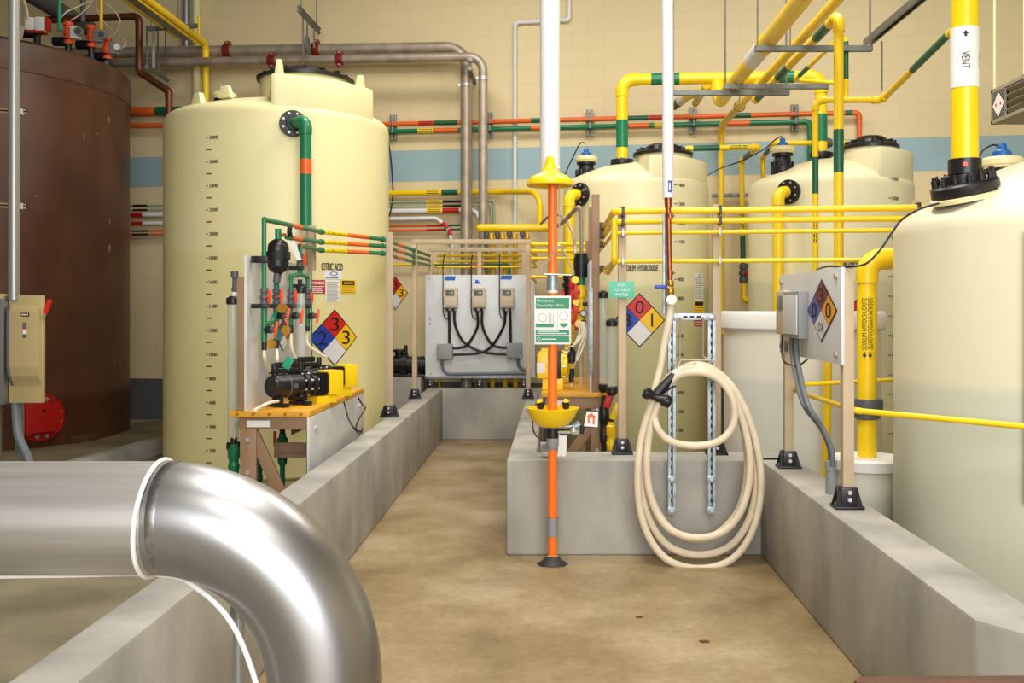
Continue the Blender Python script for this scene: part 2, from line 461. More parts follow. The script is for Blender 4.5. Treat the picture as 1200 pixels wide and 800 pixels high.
# ================================================================= SETTING
def struct(mb, name, **k): return mb.build(name, kind='structure', org=V((0, 0, 0)), **k)
def block_wall_mat():
    m = bpy.data.materials.new('painted_block'); m.use_nodes = True
    nt = m.node_tree; b = nt.nodes['Principled BSDF']; L = nt.links.new; N = nt.nodes.new
    tc = N('ShaderNodeTexCoord'); sp = N('ShaderNodeSeparateXYZ'); L(tc.outputs['Object'], sp.inputs[0])
    cb = N('ShaderNodeCombineXYZ'); L(sp.outputs['X'], cb.inputs[0])
    ad = N('ShaderNodeMath'); ad.operation = 'ADD'; ad.inputs[1].default_value = .1
    L(sp.outputs['Z'], ad.inputs[0]); L(ad.outputs[0], cb.inputs[1])
    br = N('ShaderNodeTexBrick'); L(cb.outputs[0], br.inputs['Vector'])
    br.inputs['Scale'].default_value = 1; br.inputs['Brick Width'].default_value = .4; br.inputs['Row Height'].default_value = .1985
    br.inputs['Mortar Size'].default_value = .004; br.inputs['Mortar Smooth'].default_value = .3
    br.inputs['Color1'].default_value = (1, 1, 1, 1); br.inputs['Color2'].default_value = (.975, .975, .975, 1); br.inputs['Mortar'].default_value = (.90, .90, .90, 1)
    r = N('ShaderNodeValToRGB'); r.color_ramp.interpolation = 'CONSTANT'
    dv = N('ShaderNodeMath'); dv.operation = 'DIVIDE'; dv.inputs[1].default_value = 10; L(sp.outputs['Z'], dv.inputs[0]); L(dv.outputs[0], r.inputs[0])
    e = r.color_ramp.elements
    cr = (*lin((224, 206, 162)), 1)
    e[0].position = 0; e[0].color = (*lin((92, 94, 96)), 1); e[1].position = .058; e[1].color = cr
    q = e.new(.3075); q.color = (*lin((152, 180, 188)), 1); q = e.new(.347); q.color = cr
    mu = N('ShaderNodeMix'); mu.data_type = 'RGBA'; mu.blend_type = 'MULTIPLY'; mu.inputs[0].default_value = 1
    L(r.outputs[0], mu.inputs[6]); L(br.outputs['Color'], mu.inputs[7]); L(mu.outputs[2], b.inputs['Base Color'])
    b.inputs['Roughness'].default_value = .6
    n = N('ShaderNodeTexNoise'); n.inputs['Scale'].default_value = 60; L(tc.outputs['Object'], n.inputs['Vector'])
    m2 = N('ShaderNodeMath'); m2.operation = 'MULTIPLY_ADD'; m2.inputs[1].default_value = .35; L(n.outputs['Fac'], m2.inputs[0])
    iv = N('ShaderNodeMath'); iv.operation = 'SUBTRACT'; iv.inputs[0].default_value = 1; L(br.outputs['Fac'], iv.inputs[1]); L(iv.outputs[0], m2.inputs[2])
    bp = N('ShaderNodeBump'); bp.inputs['Strength'].default_value = .2; bp.inputs['Distance'].default_value = .005
    L(m2.outputs[0], bp.inputs['Height']); L(bp.outputs[0], b.inputs['Normal'])
    return m
M['block'] = block_wall_mat()
def floor_mat():
    m = bpy.data.materials.new('worn_floor'); m.use_nodes = True
    nt = m.node_tree; b = nt.nodes['Principled BSDF']; L = nt.links.new; N = nt.nodes.new
    tc = N('ShaderNodeTexCoord')
    n1 = N('ShaderNodeTexNoise'); n1.inputs['Scale'].default_value = 1.3; n1.inputs['Detail'].default_value = 9; n1.inputs['Roughness'].default_value = .62; L(tc.outputs['Object'], n1.inputs['Vector'])
    r = N('ShaderNodeValToRGB'); L(n1.outputs['Fac'], r.inputs[0]); e = r.color_ramp.elements
    e[0].position = .3; e[0].color = (*lin((118, 98, 64)), 1); e[1].position = .72; e[1].color = (*lin((184, 164, 134)), 1)
    q = e.new(.5); q.color = (*lin((152, 131, 94)), 1)
    n2 = N('ShaderNodeTexNoise'); n2.inputs['Scale'].default_value = 26; n2.inputs['Detail'].default_value = 8; L(tc.outputs['Object'], n2.inputs['Vector'])
    mr = N('ShaderNodeMapRange'); mr.inputs['From Min'].default_value = .3; mr.inputs['From Max'].default_value = .7; mr.inputs['To Min'].default_value = .86; mr.inputs['To Max'].default_value = 1.1; L(n2.outputs['Fac'], mr.inputs['Value'])
    mu = N('ShaderNodeMix'); mu.data_type = 'RGBA'; mu.blend_type = 'MULTIPLY'; mu.inputs[0].default_value = 1
    L(r.outputs[0], mu.inputs[6]); L(mr.outputs[0], mu.inputs[7]); L(mu.outputs[2], b.inputs['Base Color'])
    mr2 = N('ShaderNodeMapRange'); mr2.inputs['To Min'].default_value = .5; mr2.inputs['To Max'].default_value = .32; L(n1.outputs['Fac'], mr2.inputs['Value']); L(mr2.outputs[0], b.inputs['Roughness'])
    return m
M['floor'] = floor_mat()
M['floor2'] = mat('basin_floor', (112, 104, 84), .6, c2=(148, 138, 112), vs=1.5, detail=8)
M['plaster'] = mat('plain_wall', (196, 182, 150), .7)
M['ceil'] = mat('dark_ceiling', (120, 116, 108), .8)
M['conc'] = M['conc_side']
XL, XR, YF, ZT = -10.0, 7.0, -5.0, 6.5
yb = lambda x: 12.0-.155*x
mb = MB()
def fl(poly, m): mb.add([(x, y, 0) for x, y in poly], [list(range(len(poly)))], m)
fl([(-1.25, YF), (1.3, YF), (1.3, 6.05), (-.25, 6.05), (-.25, 11.3), (-1.35, 11.3)], 'floor')
fl([(XL, YF), (-1.25, YF), (-1.35, 11.3), (-1.35, yb(-1.35)), (XL, yb(XL))], 'floor2')
fl([(-1.35, 11.3), (-.25, 11.3), (-.25, yb(-.25)), (-1.35, yb(-1.35))], 'floor2')
fl([(-.25, 6.05), (1.3, 6.05), (1.3, YF), (XR, YF), (XR, yb(XR)), (-.25, yb(-.25))], 'floor2')
struct(mb, 'floor')
def wall(name, poly, vec, m): struct(MB().prism(poly, vec, m), name)
wall('wall_back', [(XL-.3, yb(XL-.3), 0), (XR+.3, yb(XR+.3), 0), (XR+.3, yb(XR+.3), ZT), (XL-.3, yb(XL-.3), ZT)], (.03, .2, 0), 'block')
wall('wall_left', [(XL, YF, 0), (XL, yb(XL), 0), (XL, yb(XL), ZT), (XL, YF, ZT)], (-.2, 0, 0), 'plaster')
wall('wall_right', [(XR, YF, 0), (XR, yb(XR), 0), (XR, yb(XR), ZT), (XR, YF, ZT)], (.2, 0, 0), 'plaster')
wall('wall_front', [(XL, YF, 0), (XR, YF, 0), (XR, YF, ZT), (XL, YF, ZT)], (0, -.2, 0), 'plaster')
wall('ceiling', [(XL, YF, ZT), (XR, YF, ZT), (XR, yb(XR), ZT), (XL, yb(XL), ZT)], (0, 0, .2), 'ceil')
H = .58
def curb(name, poly): struct(MB().prism([(x, y, 0) for x, y in poly], (0, 0, H), 'conc', .018), name)
curb('wall_aisle_left', [(-1.17, .6), (-1.285, 11.27), (-1.465, 11.27), (-1.35, .6)])
curb('wall_aisle_back', [(-1.48, 11.24), (-.1, 11.24), (-.1, 11.5), (-1.48, 11.5)])
curb('wall_island_left', [(-.295, 6.34), (-.115, 6.34), (-.115, 11.26), (-.295, 11.26)])
curb('wall_island_front', [(-.295, 6.0), (1.49, 6.0), (1.49, 6.38), (-.295, 6.38)])
curb('wall_aisle_right', [(1.26, 2.95), (1.36, 2.80), (3.9, 2.80), (3.9, 3.02), (1.49, 3.02), (1.49, 6.1), (1.26, 6.1)])
# raised pads under the brown tank
mb = MB(); mb.prism([(-9.2, 8.95, 0), (-4.55, 8.95, 0), (-4.25, 12.4, 0), (-9.2, 12.9, 0)], (0, 0, .09), 'floor2', .02)
struct(mb, 'trim_1')
mb = MB(); mb.prism([(-4.35, 8.4, 0), (-4.2, 8.4, 0), (-3.85, 12.2, 0), (-4.02, 12.2, 0)], (0, 0, .16), 'conc', .015)
struct(mb, 'trim_2')

# ================================================================= TANKS
def px_surf(cx, cy, R, x, y):
    """surface function of the upright cylinder, centred where the sight line through (x,y) meets it"""
    k = (x-CX)/S; m = -(y-CY)/S
    a = k*k+1; b = -2*(k*cx+cy); c = cx*cx+cy*cy-R*R
    t = (-b-math.sqrt(max(b*b-4*a*c, 0)))/(2*a)
    X = k*t; th0 = math.atan2(X-cx, -(t-cy)); z0 = CZ+m*t
    def f(u, v, off=0.0):
        th = th0+u/R
        return V((cx+(R+off)*math.sin(th), cy-(R+off)*math.cos(th), z0+v))
    f.t = t; f.th = th0; f.z = z0; f.ppm = S/t
    return f
def poly_tank(label, cx, cy, R, zs, zc, mt, group=None, plateau=None, lid=None, lugs=()):
    """round plastic tank: zs shoulder height, zc dome height; plateau=(a0,a1,z): raised shoulder block; lid=(dx,dy,r,z)"""
    t = thing('storage_tank', label, 'tank', (cx, cy, 0), group)
    mb = MB()
    pr = [(0, .0), (R*.97, .0), (R, .03), (R, zs-.09), (R*.995, zs-.05), (R*.975, zs-.015), (R*.94, zs+.012)]
    for i in range(1, 9):
        q = i/8; pr.append((R*.94*(1-q), zs+.012+(zc-zs)*(1-(1-q)**1.7)))
    mb.lathe(pr, (cx, cy, 0), UP, mt, 96); mb.build('shell', t, org=V((cx, cy, 0)))
    base = math.atan2(cx, cy)                      # bearing of the tank from the aisle
    if plateau:
        a0, a1, z = plateau
        pts = []
        for i in range(17):
            a = -base+a0+(a1-a0)*i/16
            pts.append((cx+R*.985*math.sin(a), cy-R*.985*math.cos(a), zs-.12))
        a = -base+(a0+a1)/2
        pts.append((cx+R*.15*math.sin(-base+a1+.55), cy-R*.15*math.cos(-base+a1+.55), zs-.12))
        pts.append((cx+R*.15*math.sin(-base+a0-.55), cy-R*.15*math.cos(-base+a0-.55), zs-.12))
        m2 = MB(); m2.prism(pts, (0, 0, z-zs+.12), mt, .035); m2.build('raised_shoulder', t, org=V((cx, cy, 0)))
    if lid:
        dx, dy, r, z, zb = lid
        c = V((cx+dx, cy+dy, 0))
        m3 = MB(); m3.lathe([(r*.93, zb), (r*.93, z-.03), (r*.9, z-.01)], c, UP, mt, 40); m3.build('manway_neck', t, org=V((cx, cy, 0)))
        m4 = MB()
        m4.lathe([(r*.9, z-.03), (r, z-.03), (r*1.01, z), (r*.93, z+.015), (r*.62, z+.035), (r*.56, z+.075), (r*.4, z+.1), (0, z+.105)], c, UP, 'black', 40)
        for i in range(14):
            a = 2*PI*i/14; m4.cyl(c+V((r*.86*math.cos(a), r*.86*math.sin(a), z+.01)), c+V((r*.86*math.cos(a), r*.86*math.sin(a), z+.05)), .012, 'black', n=6)
            m4.box(c+V((r*.7*math.cos(a), r*.7*math.sin(a), z+.035)), (r*.3, .012, .03), 'black', 0, Matrix.Rotation(a, 3, 'Z'))
        m4.build('manway_lid', t)
    for (a, rr, z, w, lh) in lugs:
        a = -base+a; c = V((cx+rr*math.sin(a), cy-rr*math.cos(a), z)); rot = Matrix.Rotation(a, 3, 'Z')
        m5 = MB(); m5.box(c, (w, .07, lh), mt, .012, rot, (.55, .7)); m5.build('lifting_lug', t)
    return t
def scale(t, f0, step_px, first, last, x, y0, dz, h, maj, mt='inkf'):
    pass

# --- tank with the 3-2-3 diamond
AX, AY, AR = -2.675, 9.53, 1.05
M['tankA'] = tank_mat('poly_cream', (231, 222, 170), (226, 216, 158), 2.0)
tA = poly_tank('tall cream citric acid tank with black volume scale and a 3-2-3 hazard diamond', AX, AY, AR, 3.30, 3.50, M['tankA'], 'cream plastic storage tanks',
    plateau=(math.radians(-4), math.radians(56), 3.555), lid=(.26, .0, .46, 3.72, 3.4),
    lugs=[(math.radians(0), .99, 3.61, .085, .14), (math.radians(49), .96, 3.60, .085, .14), (math.radians(-48), .93, 3.37, .14, .11), (math.radians(-33), .84, 3.43, .14, .11)])
mb = MB(); f = px_surf(AX, AY, AR, 248, 161); dz = (528-161)/13/f.ppm
for i in range(14):
    v = -i*dz; val = 2800-200*i
    drect(mb, f, -.055, v-.004, -.035, v+.004, 'inkf', .003, 2); dtext(mb, f, str(val), -.02, v, .03, 'inkf', 'l', .003, bold=.0015)
    drect(mb, f, -.055, v-dz/2-.005, .0, v-dz/2+.005, 'inkf', .003, 2)
mb.build('volume_scale', tA)
mb = MB(); f = px_surf(AX, AY, AR, 389.5, 312.5); dtext(mb, f, 'CITRIC ACID', 0, 0, .066, 'inkf', off=.003, w=.21, bold=.003); mb.build('lettering', tA, label='faded stencilled tank lettering')
def sticker(t, tank, x0, y0, x1, y1, parts, base, name='sticker', label=None):
    cx, cy, R = tank; xm, ym = (x0+x1)/2, (y0+y1)/2
    f = px_surf(cx, cy, R, xm, ym); g0 = px_surf(cx, cy, R, x0, ym); g1 = px_surf(cx, cy, R, x1, ym)
    w = abs(g1.th-g0.th)*R; h = (y1-y0)/f.ppm
    mb = MB(); drect(mb, f, -w/2, -h/2, w/2, h/2, base, .003, 6)
    for p in parts:
        if p[0] == 'r': drect(mb, f, p[1]*w, p[2]*h, p[3]*w, p[4]*h, p[5], .0055, 4)
        elif p[0] == 't': dtext(mb, f, p[1], p[2]*w, p[3]*h, p[4]*h, p[6], off=.007, w=p[5]*w, bold=.001)
        elif p[0] == 'o': dring(mb, f, p[1]*w, p[2]*h, p[3]*h*.75, p[3]*h, p[4], .006, 24, p[5])
    return mb.build(name, t, label=label)
tk = (AX, AY, AR)
lines = lambda n, a, b, x0=-.42, x1=.42, m='greyink', th=.012: [('r', x0, a+(b-a)*i/(n-1)-th, x1-.1*((i*7) % 4)*.5, a+(b-a)*i/(n-1)+th, m) for i in range(n)]
sticker(tA, tk, 379.5, 316.5, 400.5, 327, [('o', .05, .12, .22, 'sblue', 2.2)]+lines(1, -.33, -.33+1e-9, m='nblue', th=.05) if False else [('o', .05, .12, .22, 'sblue', 2.2), ('r', -.42, -.38, .3, -.26, 'sblue')], 'paper', 'sticker', 'white card with a blue oval')
sticker(tA, tk, 381.5, 328, 398.5, 353, lines(14, .40, -.42), 'paper', 'sticker', 'white sheet of fine print')
sticker(tA, tk, 363, 328, 381, 344, [('t', 'WARNING!', 0, .28, .22, .86, 'paper')]+lines(4, .02, -.4, m='paper', th=.03), 'red', 'sticker', 'red warning card')
sticker(tA, tk, 399, 328, 417, 344, [('r', -.4, .12, .4, .44, 'ink'), ('t', 'CAUTION', 0, .28, .16, .6, 'nyel')]+lines(4, 0, -.4, m='inkf', th=.012), 'nyel', 'sticker', 'yellow caution card')
f = px_surf(AX, AY, AR, 392, 395.5); nfpa(f, .235, '3', '2', '3', hv=.242).build('hazard_diamond', tA)
# outlet flange + elbow
f = px_surf(AX, AY, AR, 343, 145); nA = (f(0, 0, 1)-f(0, 0, 0)).normalized()
mb = MB(); flange(mb, f(0, 0, -.01), nA, .115, 'black', .05); mb.build('flange', tA)
c = f(0, 0, .02)
pipe('green pipe with an orange section dropping down the face of the tall citric acid tank', [c, P(358, 142, c.y-.17), (359.5, 470, c.y-.17)], .05, 'green', [(1, 'y', 146, 187, 'orange'), (1, 'y', 304, 352, 'orange')], fil=.07, k=1.12)

# --- tank with the 3-0-1 diamond
BX, BY, BR = .857, 10.4, .764
M['tankB'] = tank_mat('poly_cream_b', (228, 219, 178), (206, 201, 154), 1.72)
tB = poly_tank('cream sodium hydroxide tank with a 3-0-1 hazard diamond behind the hose rack', BX, BY, BR, 2.83, 3.04, M['tankB'], 'cream plastic storage tanks',
    plateau=(math.radians(10), math.radians(100), 3.02), lid=(.29, .0, .315, 3.14, 2.95))
def side_scale(t, tank, x, ys, vals, ext=.05):
    mb = MB()
    for y, v in zip(ys, vals):
        f = px_surf(*tank, x, y)
        drect(mb, f, -.03, -.004, 0, .004, 'inkf', .003, 2); dtext(mb, f, v, .012, 0, .034, 'inkf', 'l', .003, bold=.0015)
    mb.build('volume_scale', t)
tkB = (BX, BY, BR)
side_scale(tB, tkB, 793, [216.5+22.15*i for i in range(14)], [str(1400-100*i) for i in range(14)])
mb = MB(); f = px_surf(*tkB, 750, 314); dtext(mb, f, 'SODIUM HYDROXIDE', 0, 0, .066, 'inkf', off=.003, w=.36, bold=.003); mb.build('lettering', tB, label='faded stencilled tank lettering')
f = px_surf(*tkB, 749.5, 375); nfpa(f, .245, '0', '3', '1', hv=.255).build('hazard_diamond', tB)
sticker(tB, tkB, 814, 320, 824, 352, [('o', 0, .42, .05, 'sblue', 1.5)]+lines(12, .32, -.42), 'paper')
sticker(tB, tkB, 814, 352, 825, 369, [('r', -.4, .15, .4, .42, 'ink')]+lines(3, 0, -.36, m='inkf', th=.012), 'nyel')
sticker(tB, tkB, 814, 369, 825, 382, lines(4, .3, -.36, m='paper', th=.03), 'red')
f = px_surf(*tkB, 681, 228); nB = (f(0, 0, 1)-f(0, 0, 0)).normalized()
mb = MB(); flange(mb, f(0, 0, -.01), nB, .12, 'black', .05); mb.build('flange', tB)
c = f(0, 0, .02); dB = c.y-.12
pipe('yellow pipe elbowing down from the sodium hydroxide tank flange behind the shower pole', [c, P(667, 228, dB), P(667, 322, dB)], .05, 'yellow', fil=.08)

# --- tank behind the white basin
TCX, TCY, TCR = 2.72, 9.7, .789
M['tankC'] = tank_mat('poly_cream_c', (228, 220, 182), (208, 205, 170), 1.76)
tC = poly_tank('cream tank rising behind the white open-topped basin, black flange on its face', TCX, TCY, TCR, 2.74, 2.97, M['tankC'], 'cream plastic storage tanks',
    plateau=(math.radians(33), math.radians(115), 2.99), lid=(.40, .0, .275, 3.1, 2.9))
tkC = (TCX, TCY, TCR)
side_scale(tC, tkC, 1044, [209+23*i for i in range(14)], [str(1400-100*i) for i in range(14)])
f = px_surf(*tkC, 1010, 377); nfpa(f, .24, '0', '3', '0', hv=.245).build('hazard_diamond', tC)
mb = MB(); f = px_surf(*tkC, 1000, 310); dtext(mb, f, 'SODIUM HYPOCHLORITE', 0, 0, .05, 'inkf', off=.003, w=.34, bold=.002); mb.build('lettering', tC, label='faded stencilled tank lettering')
f = px_surf(*tkC, 925, 225); nC = (f(0, 0, 1)-f(0, 0, 0)).normalized()
mb = MB(); flange(mb, f(0, 0, -.01), nC, .115, 'black', .05); mb.build('flange', tC)
c = f(0, 0, .02); dC = c.y-.1
pipe('yellow pipe with green middle elbowing down from the black flange into the white basin', [c, P(912, 226, dC), P(912.5, 420, dC)], .05, 'yellow', [(1, 'y', 242, 284, 'green'), (1, 'y', 312, 348, 'yellowd', 'SODIUM')], fil=.08)

# --- big tank by the aisle curb
DX, DY, DR = 2.677, 5.0, .9
M['tankD'] = tank_mat('poly_cream_d', (224, 217, 188), (204, 204, 182), 1.14)
tD = poly_tank('broad pale tank behind the concrete curb with the yellow vent stack on its top', DX, DY, DR, 1.97, 2.3, M['tankD'], 'cream plastic storage tanks')
tkD = (DX, DY, DR)
mb = MB(); mb.box(P(1212, 430, 4.3), (.08, .02, 1.2), 'grey', .004); mb.build('level_board', tD, label='grey gauge board')
# vent stack: base ring on the dome, then the pipe (a thing of its own)
vb = P(1131, 222, 4.75)
nD = V((-.22, -.1, 1)).normalized()
mb = MB(); o = vb-nD*.03
mb.lathe([(0, 0), (.150, 0), (.158, .012), (.158, .055), (.148, .065), (.105, .07), (.098, .11), (0, .11)], o, nD, 'black', 36)
for i in range(14):
    a = 2*PI*i/14; e = V((math.cos(a), math.sin(a), 0)); e = (e-nD*e.dot(nD)).normalized()
    q = o+e*.135; mb.cyl(q+nD*.05, q+nD*.10, .013, 'black', n=8)
    mb.cyl(q+nD*.10, q+nD*.115, .007, 'black', n=8)
mb.build('vent_flange', tD)
mb = MB(); mb.lathe([(.17, -.02), (.17, .0), (.158, .005)], o, nD, 'cream', 36); mb.build('flange_gasket', tD)
mb = MB(); c = P(1206, 222, 4.75)-V((0, 0, .03))
mb.lathe([(.16, -.06), (.16, .0), (.15, .03), (.1, .05), (0, .055)], c, UP, 'black', 30); mb.build('manway_lid', tD)
ven = MB(); a = P(1130.5, 190, 4.75)
ven.cyl(a, V((a.x, a.y, 6.5)), .064, 'yellow', n=28)
ve = ven.build('vent_stack', None, label='thick yellow vent stack with a white VENT band on the broad pale tank', cat='pipe')
mb = MB(); mb.cyl(P(1130.5, 187, 4.75)-V((0, 0, .075)), P(1130.5, 187, 4.75), .077, 'black', n=28); q = mb.build('collar', ve)
mb = MB(); p = P(1130.5, 195, 4.75); mb.cyl(p+V((-.03, -.073, 0)), p+V((-.031, -.081, 0)), .012, 'handle', n=12); mb.build('plug', q)
A0 = P(1128, 104, 4.75); A1 = P(1128, 34, 4.75); A0.x = A1.x = a.x
mb = MB(); mb.cyl(A0, A1, .0665, 'paper', n=32)
g = cylf((A0+A1)/2, -UP, V((-.33, -1, 0)), .0665)
dtext(mb, g, 'VENT', .02, .0, .035, 'ink', off=.0035, w=.083)
g2 = cylf((A0+A1)/2, UP, V((-.33, -1, 0)), .0665)
L2 = .105
for mm in (g2,):
    dquad(mb, mm, [(L2-.012, -.006), (L2, -.006), (L2, .006), (L2-.012, .006)], 'ink', .001, 2)
    dquad(mb, mm, [(L2, -.014), (L2+.018, 0), (L2+.018, 0), (L2, .014)], 'ink', .001, 2)
g3 = cylf((A0+A1)/2, -UP, V((-.33, -1, 0)), .0665)
dtext(mb, lambda u, v, off=0.: g3(u, v+.092, off), 'VENT', .02, .0, .035, 'ink', off=.0035, w=.083)
mb.build('pipe_label', ve)

def level_sensor(t, x, y, d, s=1.0, tilt=0.0, cable_pts=None):
    """ultrasonic level sensor: black socket, cream flange, blue cap. (x,y) = foot"""
    c = P(x, y, d)
    mb = MB(); mb.lathe([(0, -.06), (.115, -.06), (.115, .02), (.1, .03), (.1, .06), (.085, .07), (.075, .12), (.1, .125), (.1, .15), (0, .15)], c, V((tilt, 0, 1)), 'black', 24)
    for i in range(12):
        a = 2*PI*i/12; q = c+V((.105*math.cos(a)*s, .105*math.sin(a)*s, .02)); mb.cyl(q, q+V((0, 0, .05)), .012, 'black', n=6)
    t = mb.build('level_sensor', t)
    mb = MB(); mb.lathe([(0, .15), (.105, .15), (.11, .165), (.12, .17), (.12, .2), (.1, .215), (0, .215)], c, UP, 'cream', 28); mb.build('flange', t)
    mb = MB(); mb.lathe([(0, .215), (.05, .215), (.055, .23), (.05, .25), (.028, .265), (.026, .29), (.018, .3), (0, .3)], c, UP, 'sblue', 18); mb.build('cap', t)
    return t
level_sensor(tB, 687, 207, 10.35)
level_sensor(tC, 917, 198, 9.5)
level_sensor(tD, 1174, 229, 5.6)
level_sensor(tA, 263, 134, 9.9)

# --- white open basin and small barrel
M['basin'] = tank_mat('poly_white', (236, 232, 218), (222, 222, 210), .98)
bsX, bsY, bsR = 1.91, 7.6, .60
t = thing('open_basin', 'white open-topped round basin with a thick rim behind the curb', 'basin', (bsX, bsY, 0))
mb = MB(); mb.lathe([(0, 0), (bsR*.985, 0), (bsR*.985, 1.37), (bsR*.95, 1.37), (bsR*.95, .05), (0, .05)], (bsX, bsY, 0), UP, M['basin'], 72); mb.build('shell', t, org=V((bsX, bsY, 0)))
mb = MB(); mb.lathe([(bsR*.95, 1.34), (bsR*1.01, 1.34), (bsR*1.04, 1.36), (bsR*1.04, 1.46), (bsR*1.01, 1.485), (bsR*.95, 1.485), (bsR*.95, 1.34)], (bsX, bsY, 0), UP, 'white', 72); mb.build('rim', t)
t = thing('barrel', 'small white lidded barrel squeezed between curb and broad pale tank', 'barrel', (1.83, 5.75, 0))
M['barrel'] = tank_mat('poly_barrel', (226, 222, 208), (206, 206, 192), .42)
mb = MB(); mb.lathe([(0, 0), (.17, 0), (.18, .02), (.188, .58), (0, .58)], (1.83, 5.75, 0), UP, M['barrel'], 40); mb.build('body', t, org=V((1.83, 5.75, 0)))
mb = MB(); mb.lathe([(.19, .57), (.203, .575), (.205, .63), (.19, .645), (.17, .64), (0, .64)], (1.83, 5.75, 0), UP, 'white', 40); mb.build('lid', t)

# --- brown fibreglass tank
RX0, RY0, RR = -6.72, 11.0, 1.8
M['brown'] = mat('brown_frp_tank', (66, 36, 20), .40, c2=(92, 54, 34), vs=1.6, stretch=(1, 1, .6), detail=8, rvar=.1)
M['brownb'] = mat('brown_frp_band', (74, 48, 34), .42, c2=(98, 68, 50), vs=2.5, detail=8)
M['scuff'] = mat('scuff_mark', (150, 120, 92), .6)
t = thing('storage_tank', 'huge dark brown fibreglass tank with a red flange near its foot', 'tank', (RX0, RY0, .09))
tBr = t
mb = MB(); o = (RX0, RY0, 0)
mb.lathe([(0, .09), (RR, .09), (RR, .5), (RR+.006, .52), (RR+.006, .62), (RR, .64), (RR, 3.9), (0, 3.9)], o, UP, 'brown', 120); mb.build('shell', t)
mb = MB(); mb.lathe([(RR*.9, 3.88), (RR+.008, 3.88), (RR+.012, 3.9), (RR+.01, 4.17), (RR-.02, 4.2), (RR*.7, 4.3), (RR*.3, 4.36), (0, 4.38)], o, UP, 'brownb', 120); mb.build('roof', t)
for xx, yy, w, h in ((127, 140, .05, .09), (128, 290, .045, .11), (128, 259, .03, .08), (98, 160, .02, .12), (113, 157, .07, .015), (121, 168, .02, .05), (43, 230, .06, .008), (134, 424, .02, .1), (131, 110, .02, .06), (138, 113, .015, .03)):
    f = px_surf(RX0, RY0, RR, xx, yy); mb = MB()
    pts = [(w/2*math.cos(a)*random.uniform(.5, 1.1), h/2*math.sin(a)*random.uniform(.5, 1.1)) for a in [2*PI*i/11 for i in range(11)]]
    mb.add([f(u, v, .0035) for u, v in pts], [list(range(11))], 'scuff'); mb.build('scuff', t)
f = px_surf(RX0, RY0, RR, 44, 489); nR = (f(0, 0, 1)-f(0, 0, 0)).normalized()
fl_ = MB(); flange(fl_, f(0, 0, -.02), nR, .245, 'red', .1, 12); q = fl_.build('manway', t, label='red bolted flange')
ee = V((-nR.y, nR.x, 0)); mb = MB(); c = f(-.05, .02, .14); rot = Matrix((ee, -nR, UP)).transposed()
mb.box(c, (.36, .2, .3), 'red', .02, rot); mb.cyl(f(-.05, .09, .20), f(-.05, .09, .245), .016, 'ink', n=10); mb.build('gear_case', q)
f = px_surf(RX0, RY0, RR, 96, 520); mb = MB()
mb.box(f(0, 0, .03), (.34, .06, .22), 'brownb', .01, Matrix.Rotation(f.th, 3, 'Z')); mb.build('hold_down_lug', t)
# ================================================================= BIG STAINLESS PIPE IN FRONT
d = 2.3; r = .131
A = P(-700, 606.5, d); B = P(381, 606.5, d); Cc = V((B.x, B.y, 0.02)); bend = .382
path, arcs = fillet([A, B, Cc], bend, 20)
arc = arcs[0][0]
mb = MB(); mb.tube([A, arc[0]], r, 'stain', 48)
sp_ = mb.build('stainless_pipe', None, label='large stainless steel pipe bending down to the floor with a white cable tied round it', cat='pipe')
mb = MB(); mb.tube(arc, r*1.003, 'stainb', 48, cap=False); mb.build('elbow', sp_)
mb = MB(); mb.tube([arc[-1], Cc], r, 'stain', 48); mb.build('riser', sp_)
for q, ax in ((arc[0]+RX*.022, RX), (arc[-1], -UP)):
    mb = MB(); mb.lathe([(r, -.012), (r*1.008, -.006), (r*1.01, .004), (r*1.002, .012)], q, ax, 'weld', 48); mb.build('weld_seam', sp_)
mb = MB(); c0 = P(185, 606.5, d); c0.x += .0
rg = [c0+V((.045*math.cos(t)**2*(1 if math.sin(t) < 0 else 1)*math.sin(t)*0+.010*math.sin(t), math.cos(t)*(r+.004), math.sin(t)*(r+.004))) for t in [2*PI*i/40 for i in range(40)]]
mb.tube(rg, .0055, 'white', 8, closed=True)
mb.build('cable_tie', sp_)
cable('thin white cable slung under the large stainless pipe and hanging beside its bend',
      [P(-300, 676, d), P(-60, 675.5, d), P(60, 674, d), P(190, 673, d), P(232, 690, d-.05), P(268, 725, d-.1), P(292, 775, d-.1), P(306, 830, d-.1), P(312, 900, d-.1), P(318, 1000, d)], .0062, 'white')
t = pipe('slim grey steel pipe stub with a collar standing behind the stainless bend', [P(280, 702, 2.9), V((P(280, 700, 2.9).x, 2.9, 0))], .017, 'galvc', fit=False)
mb = MB(); c = P(280, 714, 2.9); mb.cyl(c-UP*.02, c+UP*.02, .024, 'strut'); mb.build('collar', t)
# wooden desk edge at the bottom
t = thing('desk', 'brown wooden desk edge just in sight at the bottom of the view', 'desk', (.75, 1.0, 0))
mb = MB(); z = .953
mb.prism([(.468, 1.50, z-.035), (.452, 1.485, z-.035), (.452, .6, z-.035), (1.5, .6, z-.035), (1.5, 1.515, z-.035)], (0, 0, .035), 'wood', .006); mb.build('desk_top', t)
for x in (.55, 1.4):
    for y in (.7, 1.38):
        mb = MB(); mb.box((x, y, .454), (.05, .05, .908), 'wood', .004); mb.build('leg', t)

